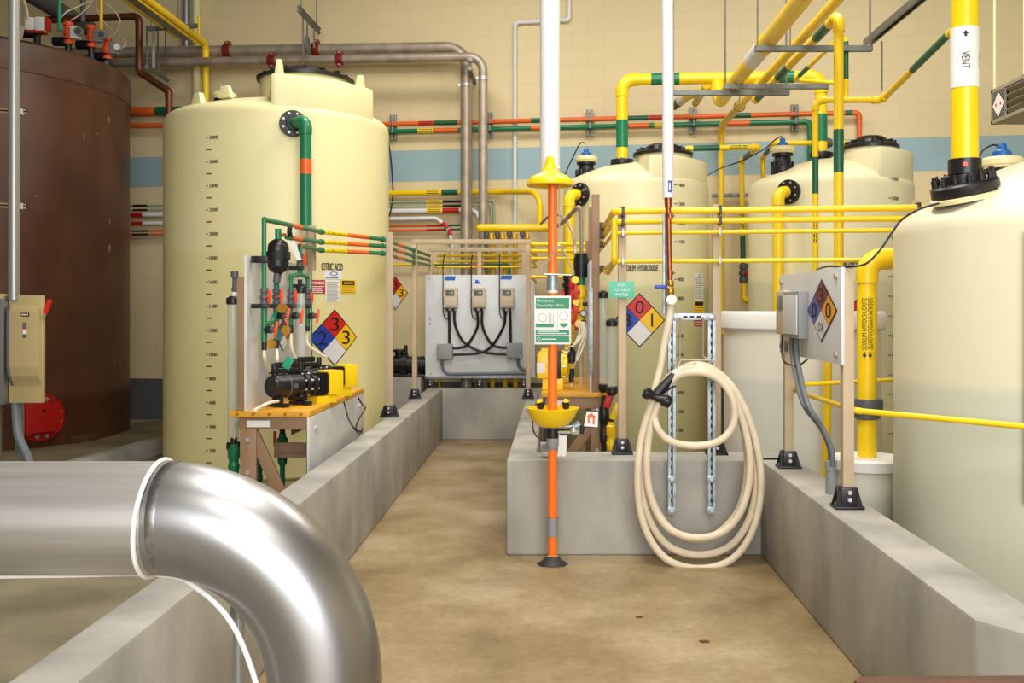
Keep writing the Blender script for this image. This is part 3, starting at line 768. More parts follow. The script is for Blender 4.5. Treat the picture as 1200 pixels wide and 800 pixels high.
# ================================================================= EMERGENCY SHOWER
d = 5.8; px = d/S
sx = P(647.5, 0, d).x; Z = lambda y: CZ-(y-CY)*px
t = thing('emergency_shower', 'orange emergency shower and eye wash station with yellow head and bowl', 'safety shower', (sx, d, 0))
mb = MB(); mb.cyl((sx, d, Z(660)), (sx, d, Z(205)), .0275, 'shower_orange', n=24); pole = mb.build('pole', t)
mb = MB(); mb.cyl((sx, d, Z(340)), (sx, d, Z(321)), .0335, 'galv', n=20); mb.cyl((sx, d, Z(343)), (sx, d, Z(340)), .031, 'white', n=20); mb.build('coupling', pole)
mb = MB(); mb.cyl((sx, d, Z(628)), (sx, d, Z(606)), .032, 'grey', n=20); mb.cyl((sx, d, Z(610)), (sx, d, Z(606)), .034, 'grey', n=20); mb.build('coupling', pole)
mb = MB(); mb.cyl((sx, d, Z(654)), (sx, d, Z(651)), .031, 'white', n=20); mb.build('seal_ring', pole)
mb = MB(); pr = [(0, 668), (21, 668), (21.5, 664), (20, 661), (12, 656), (8, 652), (6, 651)]
mb.lathe([(a*px, Z(b)) for a, b in pr], (sx, d, 0), UP, 'iron', 8); mb.build('floor_flange', t)
# head
hx = P(644.5, 0, d).x
mb = MB(); pr = [(0, 183), (3.2, 183), (4.5, 186), (5.2, 191), (7.5, 197), (9.5, 201), (13, 203.5), (20, 206), (26, 211), (27.6, 215), (27.8, 217), (26.5, 218.2), (24, 216), (18, 211.5), (0, 209)]
mb.lathe([(a*px, Z(b)) for a, b in pr], (hx, d, 0), UP, 'yellow', 48)
for i in range(8):
    a = 2*PI*i/8; mb.ball(V((hx+8.5*px*math.cos(a), d+8.5*px*math.sin(a), Z(200))), 1.6*px, 'yellow', 8)
mb.build('shower_head', t)
mb = MB(); mb.cyl((P(655, 0, d).x, d, Z(203)), (P(655, 0, d).x, d, Z(196)), .012, 'chrome', n=12); ax_ = P(655.5, 0, d-.04).x
mb.tube([(ax_, d-.04, Z(198)), (ax_, d-.04, Z(284))], .0035, 'chrome', 8)
q = mb.build('pull_rod', t)
mb = MB(); tri = [P(655.5, 284, d-.04), P(632.5, 321, d-.04), P(674.5, 322.5, d-.04)]
cyc = [tri[0].lerp(tri[2], .5)]+tri+[tri[0].lerp(tri[2], .5)]
cc, _ = fillet([cyc[0], tri[2], tri[1], tri[0], cyc[0]+V((0, 0, .0001))], .018)
mb.tube(cc, .0048, 'chrome', 8); mb.build('pull_handle', q)
# sign
f = flat(P(647.7, 375, d-.045), RX, UP); w = 42.5*px; h = 56.5*px
mb = MB(); mb.box(P(647.7, 375, d-.041), (w, .006, h), 'paper', .002)
yy = lambda y: -(y-375)*px; xx = lambda x: (x-647.7)*px
drect(mb, f, xx(628), yy(361.5), xx(667), yy(349), 'sgreen', .001)
dtext(mb, f, 'Emergency', xx(629.5), yy(352.6), .019, 'paper', 'l', .002, w=.098); dtext(mb, f, 'Shower/Eye Wash', xx(629.5), yy(358), .019, 'paper', 'l', .002, w=.155)
dring(mb, f, xx(636), yy(372), .0225, .025, 'greyink', .0015); dring(mb, f, xx(660.5), yy(370), .0235, .026, 'greyink', .0015)
mb_l = [(628, 379, 649, 383.5)]
drect(mb, f, xx(628), yy(383), xx(649), yy(379), 'sgreen', .0015)
dquad(mb, f, [(xx(656), yy(380.5)), (xx(665.5), yy(380.5)), (xx(665.5), yy(378.5)), (xx(656), yy(378.5))], 'sgreen', .0015)
dquad(mb, f, [(xx(660.7), yy(383.5)), (xx(665.5), yy(380.5)), (xx(665.5), yy(380.4)), (xx(656), yy(380.5))], 'sgreen', .0015)
drect(mb, f, xx(653.3), yy(385), xx(653.6), yy(363), 'greyink', .0012)
for i in range(3):
    drect(mb, f, xx(643+i*2.5), yy(378), xx(643.6+i*2.5), yy(366+i), 'greyink', .0014)
drect(mb, f, xx(628), yy(392.2), xx(667), yy(386.3), 'sgreen', .001); drect(mb, f, xx(628), yy(400.5), xx(667), yy(393.6), 'sgreen', .001)
for y0, x1 in ((388, 655), (390.4, 664)): drect(mb, f, xx(630), yy(y0+.5), xx(x1), yy(y0-.5), 'paper', .0018)
dring(mb, f, xx(631.5), yy(397), .0085, .0105, 'paper', .0018); drect(mb, f, xx(635), yy(397.5), xx(652), yy(396.5), 'paper', .0018)
mb.build('sign_plate', t, label='green and white shower and eye wash sign')
# bowl
mb = MB(); pr = [(0, 500), (13, 500), (20, 496.5), (27, 487), (31, 478.5), (31.2, 477.5), (30.3, 477.3), (26, 486.5), (19, 494.5), (0, 497)]
mb.lathe([(a*px, Z(b)) for a, b in pr], (sx, d, 0), UP, 'yellow', 48); bowl = mb.build('eyewash_bowl', t)
for x, s_ in ((633, -1), (663.5, 1)):
    e = V((P(x, 0, d).x, d-.01, 0)); mb = MB()
    mb.cyl(V((e.x, e.y, Z(483))), V((e.x, e.y, Z(477))), .011, 'chrome', n=12)
    a = V((e.x, e.y, Z(479))); b = V((e.x-s_*.004, e.y, Z(471))); mb.lathe([(.014, 0), (.021, .01), (.022, .04), (.015, .045)], a, b-a, 'black', 14, True)
    q = mb.build('eyewash_nozzle', bowl)
    mb = MB(); mb.cyl(V((e.x-.003, e.y, Z(471.5))), V((e.x+s_*.006, e.y, Z(467.5))), .021, 'yellow', r2=.016, n=14); mb.build('cap', q)
mb = MB(); mb.cyl((sx, d, Z(513)), (sx, d, Z(499)), .038, 'black', n=20); mb.build('collar', t)
mb = MB(); mb.lathe([(.036, Z(512)), (.038, Z(513)), (.038, Z(521)), (.03, Z(526)), (.027, Z(527))], (sx, d, 0), UP, 'grey', 20); mb.build('union', t)
mb = MB()
mb.cyl(P(654, 506, d-.02), P(676, 506.5, d-.04), .0085, 'chrome', n=14); mb.ball(P(672, 505, d-.04), .02, 'chrome', 14); mb.cyl(P(672, 500, d+.0), P(680, 497, d), .026, 'galv', n=14); mb.cyl(P(655, 500, d+.0), P(672, 499, d), .012, 'galv', n=14); mb.cyl(P(674, 507, d-.05), P(683, 505, d-.06), .012, 'chrome', n=12); mb.cyl(P(681, 508, d-.06), P(683, 499, d-.06), .014, 'black', n=10)
va = mb.build('valve', t)
fq = [(683, 500), (701.5, 501.5), (702, 481.5), (687, 480.5)]
mb = MB(); mb.prism([P(x, y, d-.06) for x, y in fq], (0, .008, 0), 'ink', .001)
f = flat(P(693, 491, d-.061), RX, UP)
g = lambda x, y: ((x-693)*px, -(y-491)*px)
dquad(mb, f, [g(684.2, 499), g(700.4, 500.3), g(700.9, 482.7), g(687.7, 481.8)], 'paper', .001)
dquad(mb, f, [g(688.8, 496), g(691, 496), g(691, 488), g(688.8, 488)], 'handle', .002); dquad(mb, f, [g(694.5, 497), g(696.8, 497), g(696.8, 488), g(694.5, 488)], 'handle', .002)
dquad(mb, f, [g(687.5, 488.5), g(698.3, 489.5), g(697.5, 487), g(690, 485)], 'handle', .0021); dquad(mb, f, [g(690, 487), g(696, 487), g(694, 484), g(692.5, 484)], 'handle', .0022)
mb.build('push_flag', va)
mb = MB(); mb.box(P(659, 522, d-.005), (.05, .003, .125), 'paper', .001, Matrix.Rotation(.05, 3, 'Y')); mb.cyl(P(655, 508, d-.005), P(656, 512, d-.005), .002, 'white', n=6); mb.build('inspection_tag', t)
# jacketed supply pipe above
mb = MB(); a = P(644.5, 190, d+.11); mb.cyl(V((a.x, a.y, Z(207))), V((a.x, a.y, ZT)), .06, 'whitep', n=32)
o = mb.build('supply_pipe', None, label='thick white jacketed pipe coming down to the yellow shower head', cat='pipe')
mb = MB(); mb.cyl(V((a.x, a.y-.10, Z(200))), V((a.x, a.y, Z(200))), .02, 'yellow', n=12); mb.build('connector', o)
# small outlet box on the curb
mb = MB(); mb.box(P(640, 523, 6.14), (.075, .05, .055), 'galv', .005); mb.box(P(640, 523, 6.112), (.05, .004, .03), 'grey', .002); mb.build('outlet_box', None, label='small metal outlet box on the concrete curb behind the orange pole', cat='box')

# ================================================================= HOSE STATION
d = 5.93
x0 = P(781.5, 0, d).x; zq = lambda y, dd=d: CZ-(y-CY)/S*dd
def hstrut(parent, x, y0, y1, name, w=.041, dd=d):
    mb = MB(); X = P(x, 0, dd).x; a = zq(y1, dd); b = zq(y0, dd)
    mb.box((X, dd+.018, (a+b)/2), (w, .004, b-a), 'galv'); mb.box((X-w/2, dd, (a+b)/2), (.004, .04, b-a), 'galv'); mb.box((X+w/2, dd, (a+b)/2), (.004, .04, b-a), 'galv')
    mb.box((X-w/2+.007, dd-.019, (a+b)/2), (.013, .003, b-a), 'galv'); mb.box((X+w/2-.007, dd-.019, (a+b)/2), (.013, .003, b-a), 'galv')
    n = int((b-a)/.05)
    for i in range(n): mb.box((X, dd+.014, a+.03+i*.05), (w*.33, .006, .024), 'dark', .002)
    return mb.build(name, parent)
t = thing('hose_rack', 'galvanised hose rack with wire hooks bolted to the island curb', 'hose rack', (P(810, 0, d).x, d, .2))
for x in (787, 833.5):
    o = hstrut(t, x, 368, 602, 'upright')
    for y in (561, 598):
        mb = MB(); c = P(x, y, d-.024); mb.box(c, (.045, .006, .045), 'galv', .002); mb.cyl(c, c-FY*.014, .011, 'zinc', n=6); mb.build('bolt_plate', o)
mb = MB(); mb.box(P(812.5, 371, d-.03), (P(838, 0, d).x-P(787, 0, d).x, .03, .042), 'galv', .003)
for x in (797, 824, 834): mb.cyl(P(x, 371, d-.045), P(x, 371, d-.057), .012, 'zinc', n=6)
for i in range(3): mb.box(P(803+i*8, 371, d-.046), (.025, .003, .012), 'dark', .002)
mb.build('crossbar', t)
wr = [P(797, 371, d-.06), P(797, 419, d-.06), P(792, 425, d-.12), P(791, 444, d-.2), P(793.5, 444, d-.21), P(794, 429, d-.19), P(798, 421, d-.19), P(836, 422, d-.19), P(843, 430, d-.19), P(842, 445, d-.2), P(839, 446, d-.19), P(837, 425, d-.1), P(824, 418, d-.06), P(824, 371, d-.06)]
mb = MB(); mb.tube(fillet(wr, .012, 4)[0], .0055, 'steelp', 8); mb.build('wire_hook', t)
# feed pipe
dq = 5.86
t = thing('hose_supply', 'white jacketed drop pipe with copper tail and ball valve feeding the cream hose', 'pipe', P(784, 440, dq))
mb = MB(); mb.tube([V((P(780.5, 0, dq).x, dq, ZT)), P(783, 232, dq)], .034, 'whitep', 24); j = mb.build('jacket', t)
mb = MB(); f = cylf(P(784, 219, dq), -UP, -FY, .034); drect(mb, f, -.035, -.012, .035, .012, 'nblue', .001); drect(mb, f, -.02, -.004, .02, .004, 'paper', .002); mb.build('sticker', j)
mb = MB(); mb.tube([P(783, 231, dq), P(785, 330, dq)], .016, 'copper', 16); mb.tube([P(783, 231, dq), P(783.5, 243, dq)], .023, 'copper', 16); c = P(785, 320, dq); mb.build('copper_tail', t)
mb = MB()
for y in (253, 320): mb.box(P(786, y, dq), (.052, .02, .007), 'darkred', .002); mb.cyl(P(785, y+3, dq), P(785, y-3, dq), .02, 'copper', n=12)
mb.build('pipe_clamp', t)
mb = MB(); mb.lathe([(.018, 0), (.022, .01), (.022, .035), (.016, .04), (.024, .05), (.024, .08), (.016, .09), (.022, .1), (.022, .125), (.018, .13)], P(785.5, 354, dq), UP, 'brass', 12, True); v = mb.build('ball_valve', t)
mb = MB(); mb.box(P(774, 336, dq-.01), (.075, .014, .022), 'nblue', .006); mb.cyl(P(782, 336, dq-.01), P(786, 337, dq-.01), .007, 'zinc', n=8); mb.build('lever', v)
mb = MB(); mb.cyl(P(787, 351, dq-.02), P(787, 351, dq-.05), .03, 'white', n=24); mb.cyl(P(787, 351, dq-.05), P(787, 351, dq-.053), .024, 'paper', n=24); mb.build('valve_tag', t, label='round white valve tag')
hstrut(t, 779.5, 250, 368, 'backing_strut', .022, d)
# the hose
def loop(xl, xr, yb_, dd, top=426, cx_=816):
    w = .55
    ym = top+(yb_-top)*.55
    out = []; N_ = 16; cm = (xl+xr)/2; hw = (xr-xl)/2
    for i in range(N_):
        a = 2*PI*i/N_; s_ = (1-math.cos(a))/2; sg = 1 if i <= N_/2 else -1
        w_ = hw*abs(math.sin(a))**.85*(.88+.12*s_)*1.045
        out.append((cx_+(cm-cx_)*min(1, s_*2)+sg*w_, top+(yb_-top)*s_**.9, dd))
    return out
pts = [(786, 357, dq), (785, 372, dq-.02), (779, 400, dq-.02), (774, 430, dq-.03), (764, 470, dq-.05), (757, 510, dq-.05), (756, 550, dq-.05), (766, 590, dq-.05), (786, 620, dq-.05), (817, 632, dq-.05), (845, 622, dq-.05), (868, 592, dq-.05), (876, 545, dq-.05), (868, 490, dq-.05), (848, 445, dq-.05)]
pts += loop(746, 893, 666, dq-.12, 428)+loop(751, 888, 650, dq-.08, 427)+loop(757, 880, 630, dq-.14, 432)
pts += loop(766, 862, 522, dq-.17, 436, 816)[:12]+[(768, 484, dq-.11), (774, 462, dq-.12), (786, 445, dq-.13), (793, 438, dq-.13)]
ho = cable('long cream rubber hose hanging in coils from the wire rack', pts, .0215, 'hose', name='hose', cat='hose', k=9, n=14)
a = P(790, 439, dq-.13); b = P(765, 467, dq-.16); mb = MB()
mb.tube([P(796, 436, dq-.13), a], .019, 'chrome', 14); mb.build('coupling', ho)
mb = MB(); mb.tube([a, a.lerp(b, .2), a.lerp(b, .8), b], .028, 'black', 16, rfun=lambda q: .024+.010*q)
mb.lathe([(.026, 0), (.034, .01), (.034, .035), (.024, .05), (.024, .11), (.034, .125), (.036, .16), (.03, .17)], P(754, 459, dq-.17), P(784, 471, dq-.17)-P(754, 459, dq-.17), 'black', 16, True)
nz = mb.build('spray_nozzle', ho)
mb = MB(); mb.tube([P(777, 461, dq-.16), P(785, 455, dq-.17), P(792, 452, dq-.17)], .006, 'black', 8); mb.build('trigger', nz)

# ================================================================= POSTS AND LONG YELLOW PIPES ON THE ISLAND
def clamp(parent, p, r, m='black'):
    mb = MB(); p = V(p); mb.box(p+V((0, .012, 0)), (.02, r*2+.02, r*3.2), m, .003); mb.build('pipe_clamp', parent)
pa = post('tan post on the island curb behind the teal water sign, yellow pipes clamped across it', P(729, 0, 6.27).x, 6.27, zq(242, 6.27), w=.052)
pb = post('tan post on the island curb beside the hose coil, yellow pipes clamped across it', P(839.5, 0, 6.25).x, 6.25, zq(240, 6.25), w=.052)
pc = post('tan post top showing over the shoulder of the broad pale tank', 2.21, 6.02, zq(235, 6.02), z0=0, shoe=False)
zs_ = [(2.120, .020), (2.056, .018), (1.985, .0135), (1.805, .0135)]
nm = ['topmost long yellow pipe clamped across the tan posts', 'second long yellow pipe from the top across the tan posts', 'third long yellow pipe from the top across the tan posts', 'lowest long yellow pipe across the tan posts, below the other three']
for (z, r), l in zip(zs_, nm):
    pts = [V((-1.37, 11.46, z)), V((-.22, 11.46, z)), V((-.22, 9.42, z)), V((.375, 9.42, z)), V((.375, 6.21, z)), V((2.24, 5.965, z))]
    o = pipe(l, pts, r, 'yellow', [], group='long yellow pipes on the tan posts')
    for q in (pa, pb, pc):
        X = WL[q.name].x; Y = 6.21+(X-.375)*(5.965-6.21)/(2.24-.375)
        if z > 2.0 or q is not pc:
            mb = MB(); mb.box((X, Y+.005, z), (.018, r*2+.03, r*2+.02), 'black' if z > 2.0 else 'galv', .003); mb.build('pipe_clamp', o)
    for Y in (7.345, 8.075):
        mb = MB(); mb.box((.352, Y, z), (.04, .03, r*2+.02), 'black', .004); mb.build('pipe_clamp', o)
o = pipe('short yellow drop pipe beside the post with the teal sign', [V((.375, 6.17, 2.075)), V((.375, 6.17, 1.80)), V((.375, 6.9, 1.76)), V((.375, 9.2, 1.90))], .018, 'yellow')
# teal sign
f = flat(P(728.5, 339.5, 6.215), RX, UP); mb = MB(); mb.box(P(728.5, 339.5, 6.221), (.158, .006, .105), 'teal', .001)
for i, s_ in enumerate(('NON', 'POTABLE', 'WATER')): dtext(mb, f, s_, 0, .03-.03*i, .019, 'paper', off=.0015, w=(.05, .1, .085)[i])
mb.build('water_sign', None, label='teal sign reading non potable water on a tan post', cat='sign')

# ================================================================= CURB-SIDE SWITCH BOARD
pX = 1.345
p1 = post('tan post nearest the view, carrying the white board with the OX diamond', pX+.02, 4.58, zq(313.5, 4.58), w=.052)
p2 = post('second tan post, carrying the white board with the OX diamond', pX+.02, 5.73, zq(324, 5.73), w=.052)
bX = pX-.008; y0, y1 = 4.55, 5.80
t = thing('control_board', 'white board with a faded OX hazard diamond on the curb posts', 'board', (bX, 5.3, 1.25))
mb = MB(); mb.box((bX, (y0+y1)/2, 1.475), (.014, y1-y0, .455), 'board', .002); mb.build('panel', t)
mb = MB()
for yy_ in (y0+.08, y1-.05):
    for zz in (1.29, 1.66): mb.cyl((bX-.007, yy_, zz), (bX-.018, yy_, zz), .014, 'steelp', n=10)
mb.build('bolt', t)
fB = flat(V((bX-.007, 0, 0)), -FY, UP)            # u = -Y
def by(x): return bX*S/(x-CX)
f = flat(V((bX-.008, by(965), 1.50)), -FY, UP)
nfpa(f, .26, '3', '0', '0', cols=('fred', 'fblue', 'fora', 'board'), hv=.15, special='OX').build('hazard_diamond', t, label='faded hazard diamond')
mb = MB(); ya, ybb = by(949), by(930)
mb.bx((bX-.007, ya, 1.35), (bX-.06, ybb, 1.6), 'grey', .006); mb.bx((bX-.06, ya+.02, 1.37), (bX-.066, ybb-.02, 1.58), 'board', .002); mb.build('junction_box', t)
mb = MB(); ya, ybb = by(929), by(918)
mb.bx((bX-.007, ya+.01, 1.36), (bX-.045, ybb, 1.61), 'beige', .012); q = mb.build('transmitter', t)
mb = MB(); mb.bx((bX-.045, ya+.06, 1.50), (bX-.049, ybb-.06, 1.58), 'lcd', .001); mb.build('display', q)
mb = MB(); mb.box((bX-.009, by(923), 1.29), (.003, .09, .06), 'strut', .001); mb.build('label_plate', t)
cz = 1.35; yq = by(938)
for i, dy in enumerate((.05, -.06)):
    cable(('grey flexible conduit curving down from the junction box, on the post side' if i else 'grey flexible conduit curving down from the junction box, on the aisle side'), [V((bX-.035, yq+dy, cz)), V((bX-.035, yq+dy, cz-.06)), V((bX-.035, yq+dy-.06, 1.18)), V((bX-.05, yq+dy-.3, 1.02)), V((bX+.02, 4.98+dy*.4, .90)), V((bX+.05, 4.93+dy*.4, .80)), V((bX+.05, 4.93+dy*.4, .72))], .0135, 'cond', name='conduit', cat='conduit', group='grey conduits under the white board')
mb = MB(); mb.cyl((bX+.05, 4.93, .57), (bX+.05, 4.93, .73), .026, 'grey', n=16); mb.cyl((bX+.05, 4.93, .70), (bX+.05, 4.93, .745), .03, 'grey', n=16); mb.build('conduit_stub', None, label='grey conduit stub rising behind the nearer board post', cat='conduit')
cable('thin black cable dipping under the white board from the transmitter', [V((bX-.04, by(925), 1.36)), V((bX-.05, by(928), 1.22)), V((bX-.03, by(940), 1.20)), V((bX-.01, by(948), 1.24))], .005, 'black')
cable('black sensor lead running from the vent base down to the white board', [P(1100, 238, 4.62), P(1075, 246, 4.6), P(1057, 257, 4.58), P(1045, 273, 4.56), P(1032, 292, 4.54), P(1016, 308, 4.52), P(1000, 312, 4.52), P(985, 312.5, 4.6), P(970, 312, 4.8), P(957, 316, 5.05)], .0055, 'black')
# small yellow pipes along the curb
z1 = CZ-(481-CY)/S*4.56
pipe('thin yellow pipe clamped to the near curb post and running off past the broad tank', [V((1.41, 5.8, z1-.01)), V((1.40, 4.56, z1)), V((2.05, 4.02, z1-.02))], .0135, 'yellow', fil=.03)
pipe('thin yellow pipe behind the farther curb post, low across the white basin', [V((1.41, 5.55, CZ-.0815*5.9+.01)), V((1.40, 5.98, CZ-.0805*5.9)), V((2.25, 6.25, CZ-.0775*5.9))], .013, 'yellow', fil=.03)
# yellow pipe into barrel
bp_ = pipe('thick yellow SODIUM HYPOCHLORITE pipe elbowing out of the broad tank into the small barrel', [V((2.20, 5.75, CZ+.0495*5.75)), V((1.83, 5.75, CZ+.0495*5.75)), V((1.83, 5.75, .60))], .055, 'yellow', [(1, 't', .17, .455, 'yellowd')], fil=.09, k=1.16, n=24)
f1 = cylf(V((1.83, 5.75, 1.42)), UP, V((-.62, -1, 0)), .058); f2 = cylf(V((1.83, 5.75, 1.42)), -UP, V((.0, -1, 0)), .058)
mb = MB(); dtext(mb, f1, 'SODIUM HYPOCHLORITE', -.0, 0, .028, 'ink', off=.003, w=.30); dtext(mb, f2, 'SODIUM HYPOCHLORITE', 0, 0, .028, 'ink', off=.003, w=.30)
for g, sg in ((f1, -1), (f2, 1)):
    dquad(mb, g, [(sg*.165, -.005), (sg*.18, -.005), (sg*.18, .005), (sg*.165, .005)], 'ink', .001, 2); dquad(mb, g, [(sg*.18, -.014), (sg*.197, 0), (sg*.197, 0), (sg*.18, .014)], 'ink', .001, 2)
mb.build('lettering', bp_)
mb = MB(); mb.lathe([(.06, 0), (.075, .01), (.075, .045), (.088, .05), (.092, .09), (.088, .12), (.06, .12)], (1.83, 5.75, .86), UP, 'dgrey', 24, True); mb.build('union', bp_)
pipe('green and yellow pipe dropping in front of the white basin behind the board', [P(970.5, 400, 6.75), V((P(967, 560, 6.75).x, 6.75, 0))], .029, 'yellow', [(0, 'y', 400, 471, 'dgreen')], fit=False)
def at(x, X): return X*S/(x-CX)            # distance at which a point with side offset X shows in column x
# ================================================================= DOSING TABLE BY THE CITRIC ACID TANK
def dosing_table(label, xa, xb, ya, yb_, z, side, group=None):
    t = thing('dosing_table', label, 'table', ((xa+xb)/2, (ya+yb_)/2, 0), group)
    mb = MB(); mb.bx((xa, ya, z-.036), (xb, yb_, z), 'tabletop', .004)
    n = 5
    for i in range(n): mb.cyl((xa+.05+(xb-xa-.1)*i/(n-1), ya+.001, z-.018), (xa+.05+(xb-xa-.1)*i/(n-1), ya-.004, z-.018), .009, 'brass', n=8)
    mb.build('table_top', t)
    mb = MB(); mb.bx((xa+.05, ya+.03, z-.115), (xb-.02, ya+.075, z-.037), 'frpd', .003); mb.bx((xa+.05, yb_-.075, z-.115), (xb-.02, yb_-.03, z-.037), 'frpd', .003)
    mb.bx((xa+.05, ya+.076, z-.115), (xa+.10, yb_-.076, z-.037), 'frpd', .003); mb.bx((xb-.07, ya+.076, z-.115), (xb-.022, yb_-.076, z-.037), 'frpd', .003)
    mb.bx(((xa+.1), ya+.026, z-.1), (xa+.24, ya+.029, z-.06), 'paper'); mb.build('top_frame', t)
    return t
tz = .88
t = dosing_table('yellow topped dosing table with brown frame beside the citric acid tank', -1.99, -1.50, 6.0, 7.72, tz, 1, 'yellow topped dosing tables')
def leg(x0, x1, y0, y1, z=.77):
    mb = MB(); mb.bx((x0, y0, 0), (x1, y1, z), 'frpd', .004)
    return mb.build('leg', t)
q = leg(-1.935, -1.835, 6.03, 6.07); leg(-1.93, -1.85, 7.62, 7.68); leg(-1.565, -1.52, 7.62, 7.68); leg(-1.62, -1.53, 6.75, 6.81)
mb = MB(); mb.cyl((-1.885, 6.03, .5), (-1.885, 6.02, .5), .014, 'zinc', n=8); mb.cyl((-1.885, 6.03, .7), (-1.885, 6.02, .7), .014, 'zinc', n=8); mb.build('bolt', q)
mb = MB(); mb.prism([(-1.835, 6.04, .77), (-1.835, 6.04, .60), (-1.58, 6.04, .02), (-1.49, 6.04, .02)], (0, .03, 0), 'frpd', .003); mb.build('brace', t)
mb = MB(); mb.prism([(-1.80, 6.70, .70), (-1.80, 6.70, .64), (-1.60, 6.70, .74), (-1.60, 6.70, .78)], (0, .05, 0), 'frpd', .003); mb.bx((-1.86, 6.5, .52), (-1.55, 6.6, .545), 'frpd', .003); mb.bx((-1.86, 6.5, .545), (-1.55, 6.51, .62), 'frpd', .003); mb.build('cross_shelf', t)
mb = MB(); mb.bx((-1.515, 6.0, .33), (-1.50, 7.7, .842), 'boardg', .002)
for yy_ in (6.15, 7.55): mb.cyl((-1.50, yy_, .76), (-1.49, yy_, .76), .014, 'zinc', n=8)
mb.build('skirt_board', t, label='white skirt board')
# backboard with its upright
t = thing('backboard', 'pale grey backboard standing on the dosing table beside the citric acid tank', 'board', (-1.89, 6.8, tz))
mb = MB(); mb.bx((-1.90, 6.0, tz), (-1.885, 7.6, 1.835), 'boardg', .002); mb.build('panel', t)
mb = MB(); mb.bx((-1.95, 6.02, tz), (-1.905, 6.09, 1.70), 'frpd', .003); mb.build('upright', t)
mb = MB(); mb.bx((-1.95, 7.52, tz), (-1.905, 7.6, 2.13), 'frp', .003); mb.build('upright', t)
mb = MB(); mb.bx((-1.884, 7.50, 1.80), (-1.84, 7.57, 2.14), 'frp', .003); mb.build('upright', t)
f = flat(V((-1.884, at(331, -1.884)+.02, 1.325)), FY, UP)
nfpa(f, .20, '3', '', '3', cols=('fred', 'fblue', 'fora', 'nwht'), hv=.108).build('hazard_diamond', t, label='small faded hazard diamond')
# pumps
def pump(label, A, B, r, z0, group, flip=False, finL=.2):
    A = V(A); B = V(B); ax = V((B.x-A.x, B.y-A.y, 0)); L = ax.length; ax.normalize(); sd = V((ax.y, -ax.x, 0))
    A = V((A.x, A.y, A.z)); rot = Matrix((ax, -sd, UP)).transposed(); C_ = lambda u, s_=0, h=0: A+ax*u+sd*s_+UP*h
    t = thing('dosing_pump', label, 'pump', C_(L*.4)-UP*(A.z-z0), group)
    mb = MB(); mb.lathe([(0, 0), (r*.85, .0), (r*.98, .02), (r, .05), (r, L*.40), (r*.8, L*.42), (r*.8, L*.44)], A, ax, 'black', 28)
    mb.lathe([(r, 0), (r*1.03, .002), (r*1.03, .008), (r, .01)], C_(L*.19), ax, 'dgrey', 28)
    for s_ in (1, -1): mb.cyl(C_(L*.25, s_*r*.9), C_(L*.25, s_*r*1.06), .018, 'dgrey', n=12)
    mb.build('pump_head', t)
    mb = MB(); mb.box(C_(L*.43, 0, r*.85), (r*1.0, r*.9, r*.7), 'black', .01, rot); mb.box(C_(L*.2, 0, r*1.25), (L*.42, r*.55, r*.4), 'black', .01, rot); mb.box(C_(L*.2, 0, r*1.75), (L*.3, r*.35, r*.5), 'black', .008, rot); mb.cyl(C_(L*.06, 0, r*.8), C_(L*.06, 0, r*1.9), r*.3, 'black', n=12); mb.cyl(C_(L*.43, 0, r*1), C_(L*.43, 0, r*1.9), r*.24, 'black', n=12); mb.build('port_block', t)
    mb = MB(); fr = r*1.12
    mb.lathe([(0, 0), (fr, 0), (fr, .03), (fr*.86, .035), (fr*.86, .05), (fr, .055), (fr, .09), (0, .09)], C_(L*.42), ax, 'black', 24)
    for i in range(8):
        a = 2*PI*(i+.5)/8; e = sd*math.cos(a)+UP*math.sin(a); mb.cyl(C_(L*.42)+e*fr*.88-ax*.012, C_(L*.42)+e*fr*.88+ax*.10, .009, 'zinc', n=6)
    mb.build('flange', t)
    mb = MB(); bw = r*1.25
    for i in range(9): mb.box(C_(L*(.55+.024*i)), (L*.012, bw*1.35, r*1.9), 'black', .002, rot)
    mb.box(C_(L*.66), (L*.26, bw*1.15, r*1.65), 'black', .004, rot); mb.build('cooling_fins', t)
    mb = MB(); mb.box(C_(L*.89), (L*.22, bw*1.35, r*2.15), 'yellow', .008, rot); mb.box(C_(L*1.003), (.006, bw*.95, r*1.6), 'dark', .003, rot)
    for s_ in (-.3, .05, .32): mb.box(C_(L*1.006, bw*s_), (.01, bw*.1, r*1.2), 'dgrey', .002, rot)
    mb.build('drive_case', t)
    mb = MB(); mb.box(C_(L*.76, 0, -r*1.06-(A.z-r-z0)/2), (L*.30, bw*1.1, A.z-r-z0-r*.06), 'yellow', .005, rot); mb.build('drive_base', t)
    for u in (.10, .43):
        mb = MB(); mb.box(C_(L*u, 0, -(A.z-z0)+.012), (.05, r*2.3, .024), 'black', .004, rot); mb.box(C_(L*u, 0, -(A.z-z0)/2), (.03, r*1.2, A.z-z0-r*.7), 'black', .006, rot, (1, .7)); mb.build('foot', t)
    return t, C_
g = 'black and yellow dosing pumps by the citric acid tank'
pz = 1.012
p1_, C1 = pump('black and yellow dosing pump on the near edge of the citric dosing table', V((-1.80, 6.22, pz)), V((-1.475, 6.66, pz)), .076, tz, g)
p2_, C2 = pump('black and yellow dosing pump behind another on the citric dosing table', V((-1.79, 6.70, pz+.01)), V((-1.475, 7.14, pz+.01)), .076, tz, g)
mb = MB(); mb.box(P(337.5, 425, 6.2), (.052, .003, .075), 'teald', .001, Matrix.Rotation(math.radians(28), 3, 'Y')); mb.build('tag', p1_)
cable('black power cord drooping from the dosing table over the curb, nearer loop', [P(403, 471, 6.85), P(405, 478, 6.86), P(409, 492, 6.8), P(416, 503, 6.8), P(421, 508, 6.9), P(425, 502, 7.0)], .006, 'black')
